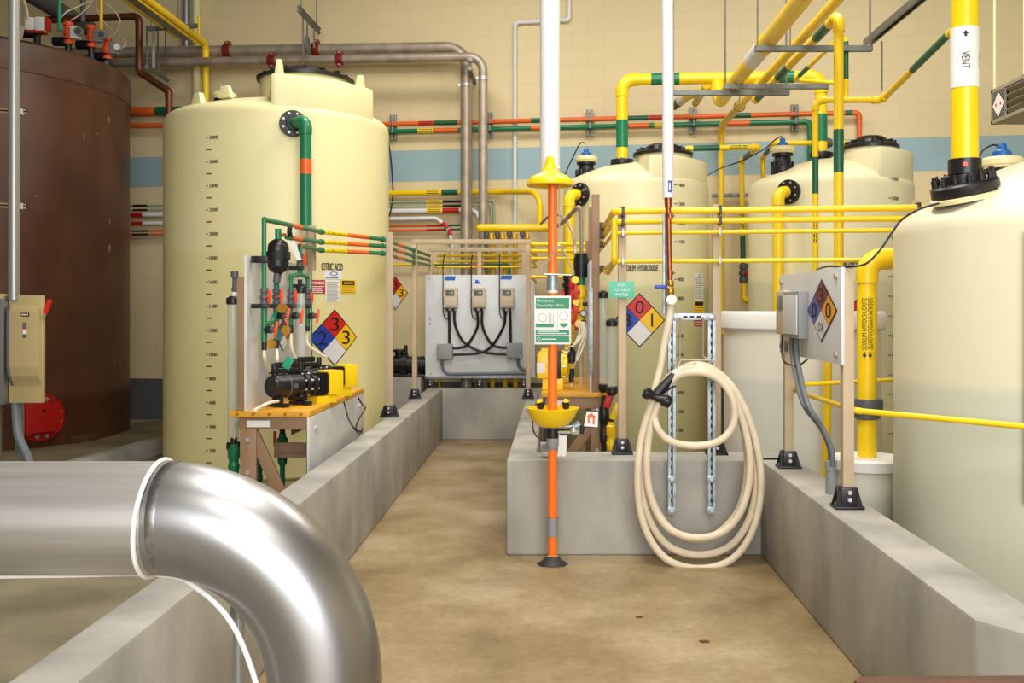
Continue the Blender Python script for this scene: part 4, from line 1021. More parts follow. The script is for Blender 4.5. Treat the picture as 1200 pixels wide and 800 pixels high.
cable('black power cord drooping from the far corner of the dosing table', [P(420, 466, 7.3), P(424, 473, 7.35), P(428, 478, 7.2), P(421, 490, 7.1), P(417, 502, 6.95), P(424, 506, 6.9)], .006, 'black')
# riser pipes on the backboard: each riser stands at its own distance along the board
X_ = -1.80
def RZ(x, y, X=X_): d = at(x, X); return V((X, d, CZ-(y-CY)/S*d))
def riser(label, x, segs, r=.0145, X=X_):
    """segs: (kind, y0, y1, ...) from top to bottom in one column"""
    ys = [q[1] for q in segs]+[q[2] for q in segs]
    t = thing('pipe_riser', label, 'pipe', RZ(x, max(ys), X), 'green risers on the backboard')
    for q in segs:
        a, b = RZ(x, q[2], X), RZ(x, q[1], X)
        if q[0] == 'p': mb = MB(); mb.cyl(a, b, r*(q[4] if len(q) > 4 else 1), q[3], n=12); mb.build('pipe_length', t)
        elif q[0] == 'v': ballvalve(t, a, b, r*1.15, 'dgrey', 'handle', q[3] if len(q) > 3 else V((.9, -.45, 0)))
        elif q[0] == 'c': mb = MB(); c = (a+b)/2; mb.box(c-RX*.025, (.10, .05, max(.028, (b-a).length)), 'black', .004); mb.build('clamp', t)
        elif q[0] == 'g': mb = MB(); c = (a+b)/2+V((q[3] if len(q) > 3 else .05, -.03, 0)); mb.cyl(c, c-FY*.03, .031, 'brass', n=16); mb.cyl(c+FY*.03, c, .01, 'brass', n=8); mb.build('gauge', t)
        elif q[0] == 'b': mb = MB(); d_ = V((.9, -.45, 0)); c = a; mb.cyl(c, c+d_*.075, r*1.3, 'dgrey', n=12); mb.cyl(c+d_*.02, c+d_*.055, r*1.6, 'black', n=12); o = mb.build('side_valve', t); mb = MB(); e = c+d_*.095; mb.box(e, (r*1.1, r*1.0, r*7), 'handle', .004, Matrix.Rotation(.15, 3, 'Y')); mb.cyl(c+d_*.07, e, r*.5, 'handle', n=8); mb.build('handle', o)
        elif q[0] == 't': mb = MB(); mb.tube(smooth([RZ(x, q[1], X), RZ(x, (q[1]+q[2])/2, X)+V((.01, -.02, 0)), b if False else V(q[3])]), .0105, 'tube', 8); mb.build('hose_tail', t)
    return t
t1 = riser('tallest green riser on the backboard, nearest its front edge', 309.5, [('p', 257, 337, 'green'), ('c', 300, 308), ('v', 337, 358), ('p', 358, 378, 'green', 1.25), ('c', 356, 361), ('p', 378, 400, 'green', 1.35), ('p', 400, 410, 'black', 1.15), ('t', 410, 430, C1(-.01, 0, .10)), ('b', 386, 386)])
t2 = riser('green riser under the black bladder on the backboard', 324, [('p', 330, 338, 'green', 1.25), ('v', 338, 357), ('p', 357, 366, 'green', 1.4), ('c', 356, 361), ('g', 358, 364), ('p', 366, 398, 'green', 1.2), ('p', 398, 408, 'black', 1.1), ('g', 400, 405, -.02), ('b', 370, 370), ('t', 408, 424, C1(.05, 0, .16))])
t3 = riser('green riser with drooping clear hose beside the clear cylinder', 341, [('p', 322, 338, 'green'), ('v', 338, 357), ('c', 356, 361), ('p', 357, 381, 'green'), ('p', 381, 390, 'black', 1.1), ('g', 383, 389, -.02), ('b', 370, 370), ('t', 390, 425, C2(.04, 0, .12))])
t4 = riser('short green riser with grey valve over the forked green tee', 351.5, [('p', 288, 299, 'green', 1.1), ('v', 297, 312), ('c', 312, 316), ('p', 313, 324, 'green', 1.3)])
mb = MB(); a = RZ(341, 323); b = RZ(351.5, 321.5); c = RZ(360.5, 324); mb.tube(fillet([RZ(341, 328), a, b, c, RZ(360.5, 329)], .03)[0], .0165, 'green', 12); mb.build('tee', t4)
t5 = riser('green riser farthest along the backboard, over the rear pump', 360.5, [('p', 326, 338, 'green'), ('v', 338, 358), ('c', 356, 361), ('p', 358, 382, 'green', 1.2), ('p', 382, 388, 'black', 1.2), ('b', 370, 370), ('t', 388, 420, C2(.30, 0, .14))])
mb = MB(); mb.tube(fillet([RZ(309.5, 380), RZ(318, 378), RZ(324, 366)], .04)[0], .016, 'green', 12); mb.build('cross_branch', t2)
# bladder
c0 = RZ(326, 300, -1.77); r = .066
mb = MB(); h = .105
t = thing('pulsation_damper', 'black capsule shaped pressure bladder on the backboard', 'pressure vessel', RZ(324, 331))
mb.lathe([(0, -h-.02), (r*.35, -h-.015)]+[(r*math.cos(a), -h*.55+r*.85*math.sin(a)) for a in [-1.2+1.2*i/6 for i in range(7)]]+[(r*math.cos(a), h*.5+r*.9*math.sin(a)) for a in [1.35*i/6 for i in range(7)]]+[(0, h*.5+r*.93)], c0, UP, 'black', 28); mb.build('body', t)
mb = MB(); mb.lathe([(r*1.02, -.03), (r*1.06, -.028), (r*1.06, .03), (r*1.02, .032)], c0, UP, 'blackm', 28); mb.box(c0+V((-.075, 0, 0)), (.05, .05, .055), 'blackm', .004); mb.box(c0+V((.07, -.03, 0)), (.03, .03, .05), 'blackm', .004); mb.build('strap', t)
mb = MB(); mb.cyl(RZ(324, 331, -1.78), RZ(326, 318, -1.77), .024, 'dgrey', n=14); mb.build('neck', t)
mb = MB(); mb.cyl(c0+UP*.11, c0+UP*.175, .02, 'green', n=14); mb.cyl(c0+UP*.135+RX*.02, c0+UP*.135+RX*.05, .012, 'brass', n=10); mb.build('fill_fitting', t)
mb = MB(); c = c0+V((.085, 0, .155)); mb.cyl(c-RX*.02, c+RX*.012, .035, 'black', n=18); mb.cyl(c+RX*.012, c+RX*.014, .03, 'paper', n=18); mb.build('gauge', t)
mb = MB(); mb.add([c0+V((.07, -.02, .09)), c0+V((.11, -.02, .10)), c0+V((.15, .0, -.02)), c0+V((.12, 0, -.03))], [[0, 1, 2, 3]], 'paper'); mb.build('tag', t)
# clear cylinder
def cal_column(label, x, y0, y1, d, r, cap='black', group='clear calibration columns'):
    a = P(x, y1, d); b = P(x, y0, d)
    t = thing('calibration_column', label, 'measuring cylinder', a, group)
    mb = MB(); mb.cyl(a, b, r, 'clear', n=24); mb.build('cylinder', t)
    mb = MB(); mb.lathe([(r*1.02, 0), (r*1.22, .005), (r*1.22, .04), (r*.5, .055), (0, .055)], b-UP*.02, UP, cap, 20); mb.build('top_cap', t)
    mb = MB(); mb.lathe([(0, -.03), (r*.7, -.03), (r*1.2, -.01), (r*1.2, .03), (r*1.02, .035)], a, UP, cap, 20); mb.build('bottom_cap', t)
    return t
t = cal_column('short clear measuring cylinder with black knob fixed to the backboard', 353, 340, 430, at(353, -1.79), .030)
mb = MB(); c = P(351.5, 335, at(353, -1.79)); mb.box(c, (.10, .03, .025), 'black', .006); mb.cyl(c, c+UP*.045, .016, 'black', n=10); mb.build('knob', t)
t = cal_column('tall clear sight tube standing between backboard and citric acid tank', 273.5, 353, 524, 6.25, .036)
mb = MB(); c = P(274.5, 348, 6.25); mb.cyl(c, P(275, 325, 6.25), .014, 'dgrey', n=12); mb.cyl(P(275, 325, 6.25), P(275, 318, 6.25), .024, 'dgrey', n=12); mb.cyl(P(274.5, 347, 6.25), P(274.7, 342, 6.25), .019, 'white', n=12); mb.cyl(P(274.7, 341, 6.25), P(274.8, 337, 6.25), .019, 'dgrey', n=12); mb.build('vent_cap', t)
def lower_valve(label, x, y0, y1, d, m='green', hm=None, group='valves beneath the dosing tables'):
    a = P(x, y1, d); b = P(x, y0, d); t = thing('check_valve', label, 'valve', a, group)
    L = (b-a).length
    mb = MB(); mb.lathe([(.02, 0), (.03, .01), (.036, .3*L), (.03, .35*L), (.03, .5*L), (.037, .55*L), (.037, .85*L), (.025, .9*L), (.025, L)], a, UP, m, 18, True); mb.build('body', t)
    mb = MB(); mb.cyl(b, b+UP*.04, .02, 'black', n=12); mb.build('cap', t)
    mb = MB(); mb.cyl(V((a.x, a.y, 0)), a+UP*.01, .018, m, n=12); mb.build('standpipe', t)
    if hm: mb = MB(); mb.box((a+b)/2+V((-.05, -.01, .08)), (.02, .02, .1), hm, .004); mb.build('handle', t)
    return t
lower_valve('green check valve below the tall clear sight tube', 274, 520, 556, 6.2)
lower_valve('green check valve glimpsed through the table frame, behind the brace', 302, 538, 566, 6.6)
lower_valve('green valve with red lever under the dosing table', 331, 508, 545, 6.9, hm='redv')
cable('clear hose curving from the table edge to the green check valve', [P(300, 481, 6.0), P(284, 488, 6.05), P(276, 500, 6.15), P(274, 518, 6.2)], .009, 'tube')
cable('clear suction hose running along the table to the near dosing pump', [P(297, 481, 6.02), P(308, 475, 6.05), P(318, 471, 6.12), P(326, 470, 6.2)], .010, 'tube')
# three green transfer pipes to the posts
gp = 'green transfer pipes with citric labels'
for (s0, y1_, y2_, y3_, y4_), l in ((((309.5, 257, at(309.5, X_)), 271, 281, 293, 299.5), 'highest of three parallel green pipes crossing in front of the citric acid tank'),
                              (((336, 278, at(336, X_)), 283, 289, 300, 305), 'middle of three parallel green pipes crossing in front of the citric acid tank'),
                              (((351.5, 288, at(351.5, X_)), 292.5, 297.5, 307, 311), 'lowest of three parallel green pipes crossing in front of the citric acid tank')):
    pts = [s0, (376, y1_+.5, 7.55), (449, y2_-.7, 8.33), (485, y3_, 9.98), (503.5, y4_, 11.3)]
    pipe(l, pts, .0165, 'green', [(0, 'x', 341, 352.5, 'orange'), (1, 'x', 379, 405.5, 'yellowd', 'CITRIC ACID'), (1, 'x', 406, 430, 'orange'), (2, 'x', 464, 472, 'orange')], group=gp, k=1.35)

# ================================================================= POSTS, PORTAL FRAMES AND TRANSMITTER PANEL ACROSS THE AISLE END
post('lone tan post on the curb in front of the wall diamond', P(456.5, 0, 8.38).x, 8.38, CZ+(360-272)/S*8.38, w=.058)
def portal(label, xs, Y, z1, w=.048):
    t = thing('portal_frame', label, 'frame', (sum(xs)/len(xs), Y, .58), 'tan portal frames across the aisle end')
    for x in xs:
        mb = MB(); mb.bx((x-w/2, Y-w/2, .59), (x+w/2, Y+w/2, z1-w), 'frp', .004); mb.build('upright', t); shoe_base(t, x, Y, .58, w)
    mb = MB(); mb.bx((xs[0]-w/2, Y-w/2, z1-w), (xs[-1]+w/2, Y+w/2, z1), 'frp', .004); mb.build('crossbar', t); return t
portal('tall tan portal frame straddling the aisle in front of the transmitter panel', [P(486, 0, 10.05).x, P(619, 0, 10.05).x], 10.05, CZ+(360-280.5)/S*10.05)
portal('tan portal frame with middle post carrying the transmitter panel', [P(504.5, 0, 11.37).x, P(562, 0, 11.37).x, P(614, 0, 11.37).x], 11.37, CZ+(360-290)/S*11.37)
YP = 11.31; k_ = YP/S
px_ = lambda x: (x-CX)*k_
pzz = lambda y: CZ-(y-CY)*k_
t = thing('instrument_panel', 'white instrument panel with three transmitters on the rear portal frame', 'panel', (px_(562), YP+.02, pzz(441)))
mb = MB(); mb.bx((px_(498.5), YP, pzz(441)), (px_(627), YP+.018, pzz(322)), 'board', .002)
for x, y in ((503, 326), (504, 373), (504, 379), (505, 438), (622, 326), (622, 376)): mb.cyl((px_(x), YP, pzz(y)), (px_(x), YP-.008, pzz(y)), .010, 'steelp', n=8)
mb.build('panel', t)
mb = MB(); mb.bx((px_(498), YP-.02, pzz(443)), (px_(628), YP+.03, pzz(440.5)), 'galv', .001); mb.build('bottom_rail', t)
for i, (x, tw, ty) in enumerate(((528.5, 13, 326), (561.5, 8, 330), (594.5, 14, 325))):
    mb = MB(); mb.bx((px_(x-8.3), YP-.075, pzz(361)), (px_(x+8.3), YP-.001, pzz(337)), 'beige', .014)
    mb.bx((px_(x-7), YP-.085, pzz(359.5)), (px_(x+7), YP-.07, pzz(349)), 'beige', .006)
    for a in (-7.6, 7.6):
        for b in (339, 347, 359): mb.cyl((px_(x+a), YP-.075, pzz(b)), (px_(x+a), YP-.082, pzz(b)), .009, 'beige', n=8)
    q = mb.build('transmitter', t)
    mb = MB(); mb.bx((px_(x-5.3), YP-.079, pzz(346.5)), (px_(x+4.7), YP-.073, pzz(340)), 'dgrey', .002); mb.bx((px_(x-3.6), YP-.081, pzz(345.5)), (px_(x+3.4), YP-.078, pzz(341.5)), 'lcd', .001); mb.build('display', q)
    mb = MB()
    for a in (-4, 3): mb.cyl((px_(x+a), YP-.04, pzz(361)), (px_(x+a), YP-.04, pzz(364.5)), .016, 'black', n=10)
    mb.build('cable_gland', q)
    mb = MB(); f = flat(V((px_(x-1), YP-.001, pzz(ty))), RX, UP); w2 = tw/2*k_; h2 = 2.3*k_
    if i == 1: dquad(mb, f, [(-w2, -h2), (w2, -h2), (w2*.2, 0), (-w2*.7, h2*.7)], 'blue'); dquad(mb, f, [(-w2, -h2), (0, -h2), (0, h2), (-w2*.8, h2)], 'blue', .003)
    else: dquad(mb, f, [(-w2, -h2), (w2*.85, -h2), (w2, h2), (-w2*.85, h2)], 'blue')
    mb.build('tape_tag', t, label='blue tape tag')
for x0, y0, x1, y1 in ((513, 402.5, 531, 421), (594, 401.5, 612, 419.5)):
    mb = MB(); mb.bx((px_(x0), YP-.09, pzz(y1)), (px_(x1), YP-.001, pzz(y0)), 'grey', .008); q = mb.build('junction_box', t)
    mb = MB(); mb.bx((px_(x0)+.01, YP-.096, pzz(y1)+.01), (px_(x1)-.01, YP-.089, pzz(y0)-.01), 'grey', .004)
    for a in (.02,): mb.cyl((px_(x0)+a, YP-.096, pzz(y0)-a), (px_(x0)+a, YP-.099, pzz(y0)-a), .006, 'zinc', n=8); mb.cyl((px_(x1)-a, YP-.096, pzz(y1)+a), (px_(x1)-a, YP-.099, pzz(y1)+a), .006, 'zinc', n=8)
    mb.build('cover', q)
def pcab(pts, r, m='black', dd=.05, name='cable'):
    mb = MB(); mb.tube(smooth([V((px_(x), YP-dd, pzz(y))) for x, y in pts]), r, m, 8); mb.build(name, t)
pcab([(526.6, 364), (527, 382), (527, 402)], .016, dd=.04)
pcab([(533, 364), (534, 381), (544.5, 401), (567, 412.5), (594, 414.5)], .016, dd=.04)
pcab([(559.6, 364), (560, 383), (549, 403), (540, 407), (531, 407.6)], .016, dd=.075)
pcab([(565.5, 364), (566, 383), (576, 402.5), (586, 406.5), (594, 407)], .016, dd=.05)
pcab([(592, 364), (591, 381), (578, 403.5), (562.6, 413), (532, 415)], .016, dd=.085)
pcab([(598, 364), (598.6, 402)], .016, dd=.04)
for x in (519.5, 552.5, 585.5):
    pcab([(x+1.5 if x < 560 else x, 298), (x, 310), (x, 330), (x, 362), (x+2.5, 372), (x+6.5, 373), (x+9, 364)], .006, dd=.03)
pcab([(518.6, 421), (519, 430), (523, 436), (530, 437.7), (560, 437.5), (617, 437)], .018, 'cond', .03, 'conduit')
pcab([(607, 419.5), (608, 427), (612, 432), (622, 434)], .018, 'cond', .03, 'conduit')
# hazard sign on the wall
p = V(P(*Wp(463.5, 343, .012))); f = flat(p, V((1, -.155, 0)), UP)
wt = thing('hazard_sign', 'hazard diamond on the block wall half hidden behind the lone tan post', 'sign', p)
nfpa(f, .155, '3', '2', '3', hv=.2).build('sign_face', wt)
mb = MB(); mb.prism([f(0, -.215, -.008), f(.165, 0, -.008), f(0, .215, -.008), f(-.165, 0, -.008)], V((.155, 1, 0)).normalized()*-.008, 'white'); mb.build('backing_plate', wt)
# pump on pedestal in the rear corner
mb = MB(); mb.bx((-2.35, 11.35, 0), (-1.55, 11.95, .70), 'conc', .015); mb.build('pedestal', None, label='grey concrete pedestal under the black pump in the rear corner', cat='pedestal')
c = V((-1.85, 11.55, .70)); t = thing('transfer_pump', 'black pump on a concrete pedestal in the rear corner', 'pump', c)
mb = MB(); mb.cyl(c+V((-.22, 0, .14)), c+V((.05, 0, .14)), .105, 'black', n=20); mb.cyl(c+V((.05, 0, .14)), c+V((.12, 0, .14)), .135, 'black', n=20); mb.cyl(c+V((.12, 0, .14)), c+V((.38, 0, .13)), .10, 'black', n=20)
for i in range(6): mb.lathe([(.1, 0), (.115, .003), (.115, .01), (.1, .013)], c+V((.16+.035*i, 0, .13)), RX, 'black', 20)
mb.build('body', t)
mb = MB(); mb.bx(c+V((-.2, -.08, 0)), c+V((.34, .08, .03)), 'black', .004); mb.bx(c+V((-.12, -.05, .03)), c+V((-.06, .05, .08)), 'black'); mb.bx(c+V((.22, -.05, .03)), c+V((.28, .05, .08)), 'black'); mb.build('base', t)
mb = MB(); mb.cyl(c+V((.02, 0, .2)), c+V((.02, 0, .32)), .05, 'black', n=16); mb.cyl(c+V((.02, 0, .29)), c+V((.02, 0, .32)), .08, 'black', n=16); mb.cyl(c+V((.1, 0, .24)), c+V((.1, 0, .37)), .02, 'black', n=10); mb.build('discharge_port', t)
# ================================================================= PIPES ON THE REAR WALL
def vdown(x, y, off, z): q = P(*Wp(x, y, off)); return V((q.x, q.y, z))
def coupling(o, c, ax, r, m='darkred'):
    mb = MB(); ax = V(ax).normalized(); c = V(c)
    mb.lathe([(r, -.05), (r*1.22, -.045), (r*1.3, -.02), (r*1.3, .02), (r*1.22, .045), (r, .05)], c, ax, m, 24)
    for s_ in (1, -1): mb.box(c+UP*s_*r*1.35, (.07, .07, .05), m, .01); mb.cyl(c+UP*s_*r*1.35-FY*.06, c+UP*s_*r*1.35+FY*.06, .01, 'zinc', n=6)
    mb.build('coupling', o)
wx = V((1, -.155, 0)).normalized()
up_ = [Wp(40, 63.2, .32), Wp(546.5, 55.5, .32)]
o = pipe('upper stainless wall pipe turning down the wall behind the transmitter panel', up_+[vdown(546.5, 55.5, .32, 0)], .070, 'steelp', fil=.25, fit=False, n=24)
for x in (267, 371): coupling(o, P(*Wp(x, 63.2-(x-40)*7.7/506.5, .32)), wx, .07)
lo_ = [Wp(40, 76, .56), Wp(566, 66.5, .56)]
o2 = pipe('lower stainless wall pipe turning down in front of the upper one', lo_+[vdown(566, 66.5, .56, 0)], .054, 'steelp', fil=.17, fit=False, n=24)
for x in (319, 398, 102): coupling(o2, P(*Wp(x, 76-(x-40)*9.5/526, .56)), wx, .054)
for o_, x, y, off, r in ((o, 546.5, 100, .32, .072), (o2, 566, 92, .56, .056)):
    mb = MB(); c = P(*Wp(x, y, off)); mb.cyl(c-UP*.02, c+UP*.02, r*1.06, 'zinc', n=24); mb.box(c-RX*r*1.2, (.03, .03, .035), 'zinc', .003); mb.build('pipe_clamp', o_)
    mb = MB(); c = P(*Wp(x, 310, off)); mb.cyl(c-UP*.02, c+UP*.02, r*1.06, 'zinc', n=24); mb.build('pipe_clamp', o_)
mb = MB(); c = P(*Wp(556, 96, .05)); mb.box(c+V((0, -.3, 0)), (.041, .75, .041), 'strut', .002); mb.box(c+V((0, -.62, .11)), (.06, .05, .05), 'strut', .003); mb.build('wall_bracket', None, label='steel bracket between the two stainless downpipes', cat='bracket')
def hanger(label, x, y, off, rods):
    t = thing('pipe_hanger', label, 'pipe hanger', P(*Wp(x, y, off)), 'steel trapeze hangers for the stainless pipes')
    a = P(*Wp(x, y, off)); mb = MB()
    mb.box(a+V((0, .3, 0)), (.041, 1.0, .041), 'strut', .003); mb.build('rail', t)
    mb = MB()
    for dy in (-.12, .2, .7): mb.cyl(a+V((0, dy, 0)), V((a.x, a.y+dy, ZT)), .007, 'strut', n=6)
    mb.build('rod', t); return t
t = thing('pipe_hanger', 'angled steel hanger rail above the citric acid tank lid', 'pipe hanger', P(362, 25, 11.4), 'steel trapeze hangers for the stainless pipes')
a = P(350.5, 13, 11.25); b = P(373.5, 38, 12.05); mb = MB()
rot = Matrix.Rotation(math.atan2(-(b-a).x, (b-a).y), 3, 'Z'); ctr = (a+b)/2; L_ = (b-a).length
for dz in (.045, -.0): mb.tube([a+UP*dz, b+UP*dz], .032, 'strut', 4)
mb.build('rail', t)
mb = MB()
for x, y0, d_, y1 in ((355, 20, 11.4, 75), (360, 25, 11.55, 62), (368, 33, 11.8, 56)): mb.cyl(P(x, y0, d_), P(x, y1, d_), .011, 'strut', n=6)
for x, y0, d_ in ((353, 16, 11.35), (371, 36, 11.95)): q = P(x, y0, d_); mb.cyl(q, V((q.x, q.y, ZT)), .007, 'strut', n=6)
mb.build('rod', t)
mb = MB(); q = P(360, 52, 11.55); cc = [q+V((0, .09*math.cos(w_), .09*math.sin(w_))) for w_ in [2*PI*i/20 for i in range(20)]]; mb.tube(cc, .014, 'strut', 6, closed=True); mb.build('clevis', t)
t = thing('pipe_hanger', 'steel hanger rail under the stainless pipes beside the brown tank', 'pipe hanger', P(184, 88, 11.5), 'steel trapeze hangers for the stainless pipes')
a = P(172, 78, 11.4); b = P(196, 94, 12.25); mb = MB(); mb.tube([a, b], .032, 'strut', 4); mb.build('rail', t)
mb = MB()
for x, d_, y0 in ((172, 11.45, 78), (185, 11.85, 87), (194, 12.15, 93)): q = P(x, y0, d_); mb.cyl(q, P(x, 30, d_), .010, 'strut', n=6)
mb.build('rod', t)
mb = MB(); q = P(180, 55, 11.6); mb.box(q, (.03, .03, .5), 'zinc', .004); mb.build('clevis', t)
# thin services behind the citric acid tank
gs = 'thin service pipes on the rear wall'
pipe('yellow wall pipe with green band that curves down into the yellow header', [Wp(425, 226.8, .1), Wp(590, 224.3, .1), (633, 224.6, 11.42), (633, 266, 11.40)], .036, 'yellow', [(0, 'x', 499, 517, 'yellowd', ''), (0, 'x', 518, 537, 'dgreen')], fil=.22, fit=False)
for dy, l in ((0, 'upper'), (5.2, 'lower')):
    pipe(f'{l} thin sage green pipe with black band above the white wall pipes', [Wp(140, 241.3+dy, .1), Wp(579-dy*.6, 235.3+dy, .1), vdown(579-dy*.6, 236, .1, 1.8)], .0145, 'sage', [(0, 'x', 156, 173, 'ink'), (0, 'x', 500, 518.5, 'yellowd', ''), (0, 'x', 519, 540, 'ink')], group=gs)
pipe('straight white wall pipe with yellow and red bands', [Wp(140, 252, .12), Wp(556, 246.2, .12), Wp(566, 262, .12), vdown(566, 262, .12, 1.7)], .031, 'whitep', [(0, 'x', 154, 168, 'red'), (0, 'x', 500, 518.5, 'yellowd', ''), (0, 'x', 519, 538.5, 'red')], fit=False, group=gs, fil=.1)
pipe('white hose pipe bending down with a red elbow beside the stainless pipes', [Wp(140, 262.3, .16), Wp(512, 255.7, .16), Wp(526, 268, .16), Wp(530.5, 290, .16), vdown(530.5, 290, .16, .8)], .025, 'whitep', [(0, 'x', 154, 168, 'red'), (1, 't', .45, .98, 'red'), (2, 't', .0, .35, 'red'), (3, 'y', 291, 298, 'yellow')], fit=False, group=gs, fil=.12)
for (y0, y1), l in (((271, 264.2), 'upper'), ((275, 269), 'lower')):
    pipe(f'{l} thin orange pipe under the white wall pipes, green at its end', [Wp(140, y0, .1), Wp(552, y1-.6, .1), vdown(552, y1, .1, 2.2)], .0125, 'orange', [(0, 'x', 155, 174, 'ink'), (0, 'x', 500, 519, 'red'), (0, 'x', 519.5, 545, 'dgreen')], group=gs)
pipe('single thin yellow pipe low on the wall beside the lone tan post', [Wp(425, 311.5, .1), Wp(515, 309, .1), vdown(515, 309, .1, .3)], .014, 'yellow', group=gs)
cable('thin black cable hanging down the block wall beside the citric acid tank', [Wp(454, 160, .05), Wp(458, 185, .04), Wp(460.5, 225, .05), Wp(457, 250, .2), Wp(452, 258, .3)], .009, 'black')
# long orange and green wall pipes
ow = pipe('long orange wall pipe with green bands crossing the whole rear wall', [Wp(440, 145.8, .12), Wp(1007, 131.8, .12), vdown(1007, 131.8, .12, 3.25)], .029, 'orange',
     [(0, 'x', 491, 508.5, 'redv', ''), (0, 'x', 509, 536.5, 'dgreen'), (0, 'x', 622.5, 633, 'dgreen'), (0, 'x', 736, 760, 'dgreen'), (0, 'x', 760.5, 777, 'redv', ''), (0, 'x', 853, 880, 'dgreen'), (0, 'x', 990, 1001, 'dgreen')])
gw = pipe('long green wall pipe with orange bands running just below an orange one', [Wp(440, 154.5, .12), Wp(949, 142.3, .12), vdown(949, 142.3, .12, 3.15)], .029, 'green',
     [(0, 'x', 490, 508.5, 'yellowd', ''), (0, 'x', 509, 537, 'orange'), (0, 'x', 622.5, 633, 'orange'), (0, 'x', 737, 760, 'orange'), (0, 'x', 767, 777.5, 'yellowd', ''), (0, 'x', 850, 878.5, 'orange'), (1, 'y', 150, 180, 'redv')])
for x, l in ((461, 'beside the citric acid tank'), (574, 'beside the stainless downpipes'), (691, 'between the two white drop pipes'), (812, 'over the sodium hydroxide tank'), (931, 'near the green wall pipe end')):
    y = 150-(x-440)*.0235; c = P(*Wp(x, y, .045)); mb = MB()
    for s_ in (-.025, .025): mb.box(c+V((s_, 0, 0)), (.03, .05, .32), 'strut', .003)
    o_ = mb.build('pipe_bracket', None, label='upright bracket on the orange and green wall pipes '+l, cat='bracket', group='brackets on the long wall pipes')
    mb = MB()
    for dz in (.045, -.045): mb.box(c+V((0, -.06, dz)), (.03, .09, .075), 'strut', .006)
    mb.build('clamp', o_)
pipe('thick orange wall pipe with a green end between brown and cream tanks', [Wp(120, 130.5, .12), Wp(230, 130, .12)], .056, 'orange', [(0, 'x', 120, 155, 'dgreen'), (0, 'x', 183, 230, 'dgreen')])
pipe('slimmer orange wall pipe below the thick orange one between the tanks', [Wp(120, 147.5, .12), Wp(230, 146.5, .12)], .032, 'orange')
pipe('white conduit climbing the wall beside the white jacketed shower pipe', [vdown(603.5, 30, .04, .4), Wp(603.5, 26.5, .04), Wp(667, 23.5, .04), vdown(667.5, 23, .04, ZT)], .024, 'whitep', name='conduit', cat='conduit')
pipe('pale conduit on the wall between brown tank and stainless hanger', [vdown(230, 30, .08, ZT), vdown(230, 30, .08, 3.0)], .05, 'cream', fit=False, name='conduit', cat='conduit')
pipe('light conduit high on the wall near the yellow overhead pipe', [vdown(218, 20, .08, ZT), vdown(218, 20, .08, 4.75)], .045, 'galvc', fit=False, name='conduit', cat='conduit')
# yellow header over the transmitter panel
mb = MB(); a = P(562.5, 267, 11.40); b = P(644, 267, 11.40); r = .047
mb.lathe([(0, -r*.9), (r*.6, -r*.75), (r*.9, -r*.35), (r, 0), (r, (b-a).length), (r*.8, (b-a).length+.03), (0, (b-a).length+.04)], a, RX, 'yellow', 24)
hd = mb.build('header_pipe', None, label='fat yellow header pipe over the transmitter panel', cat='pipe')
for i, x in enumerate((570, 583, 597, 612)):
    q = P(x, 271.5, 11.40); mb = MB()
    mb.lathe([(.022, 0), (.032, .01), (.032, .05), (.02, .055), (.02, .08), (.034, .085), (.034, .13), (.022, .14)], q, -UP, 'dgrey', 14, True); v = mb.build('valve', hd)
    mb = MB(); mb.box(q+V((.055, -.01, -.06)), (.06, .06, .09), 'brass', .02); mb.build('actuator', v)
for x, l in ((577, 'beside the stainless pipes'), (592, 'second along from the stainless pipes'), (604, 'nearest the shower pole')):
    pipe(f'yellow drop pipe behind the transmitter panel, {l}', [V((P(x, 0, 11.62).x, 11.62, 2.38)), V((P(x, 0, 11.62).x, 11.62, .35))], .030, 'yellow', fit=False, group='yellow drops behind the transmitter panel')
pipe('green pipe with orange middle running just above the transmitter panel', [V((-1.40, 11.47, CZ+49/S*11.47)), V((-.87, 11.47, CZ+49.5/S*11.47)), V((-.53, 11.47, CZ+50/S*11.47)), V((-.53, 11.47, 1.6))], .0165, 'dgreen', [(0, 'x', 0, 0, 'dgreen')] if False else [(1, 't', -.35, .1, 'orange')])
# dark services above the brown tank
pipe('brown painted pipe stepping down between the brown and cream tanks', [(40, 24, 11.7), (163, 19, 11.7), (163, 84, 11.7), (198, 107, 11.7), (198, 190, 11.7)], .042, 'brownpipe', fil=.07, k=1.08)
pipe('dark steel pipe slanting over the brown tank towards the wall', [P(104, 33, 12.3), P(-30, -45, 10.2)], .10, 'dgrey', fit=False)
def RP(x, y, d0, d1): return ((x-CX)*d0/d1+CX, (y-CY)*d0/d1+CY, d1)
pipe('yellow overhead pipe running to the rear wall and dropping beside the cream tank', [RP(241, 51, 12.25, 6.5), (241, 51, 12.25), V((P(241, 51, 12.25).x-.0, 12.25, 3.2))], .040, 'yellow', fil=.12, k=1.06)
pipe('slim yellow overhead pipe ending short of the rear wall', [RP(206, 43, 12.0, 6.5), (206, 43, 12.0)], .022, 'yellow', fit=False)
pipe('second slim yellow overhead pipe beside the cable tray', [RP(233, 52, 12.1, 6.5), (233, 52, 12.1), V((P(233, 52, 12.1).x, 12.1, 5.1))], .016, 'yellow', fit=False)
mb = MB(); a = P(*RP(221, 47, 12.0, 6.5)); b = P(221, 47, 12.0); mb.box((a+b)/2, (.14, (b-a).length, .012), 'galvc'); mb.box((a+b)/2+V((-.07, 0, .03)), (.006, (b-a).length, .07), 'galvc'); mb.box((a+b)/2+V((.07, 0, .03)), (.006, (b-a).length, .07), 'galvc'); mb.build('cable_tray', None, label='pale steel cable tray between the yellow overhead pipes', cat='cable tray')
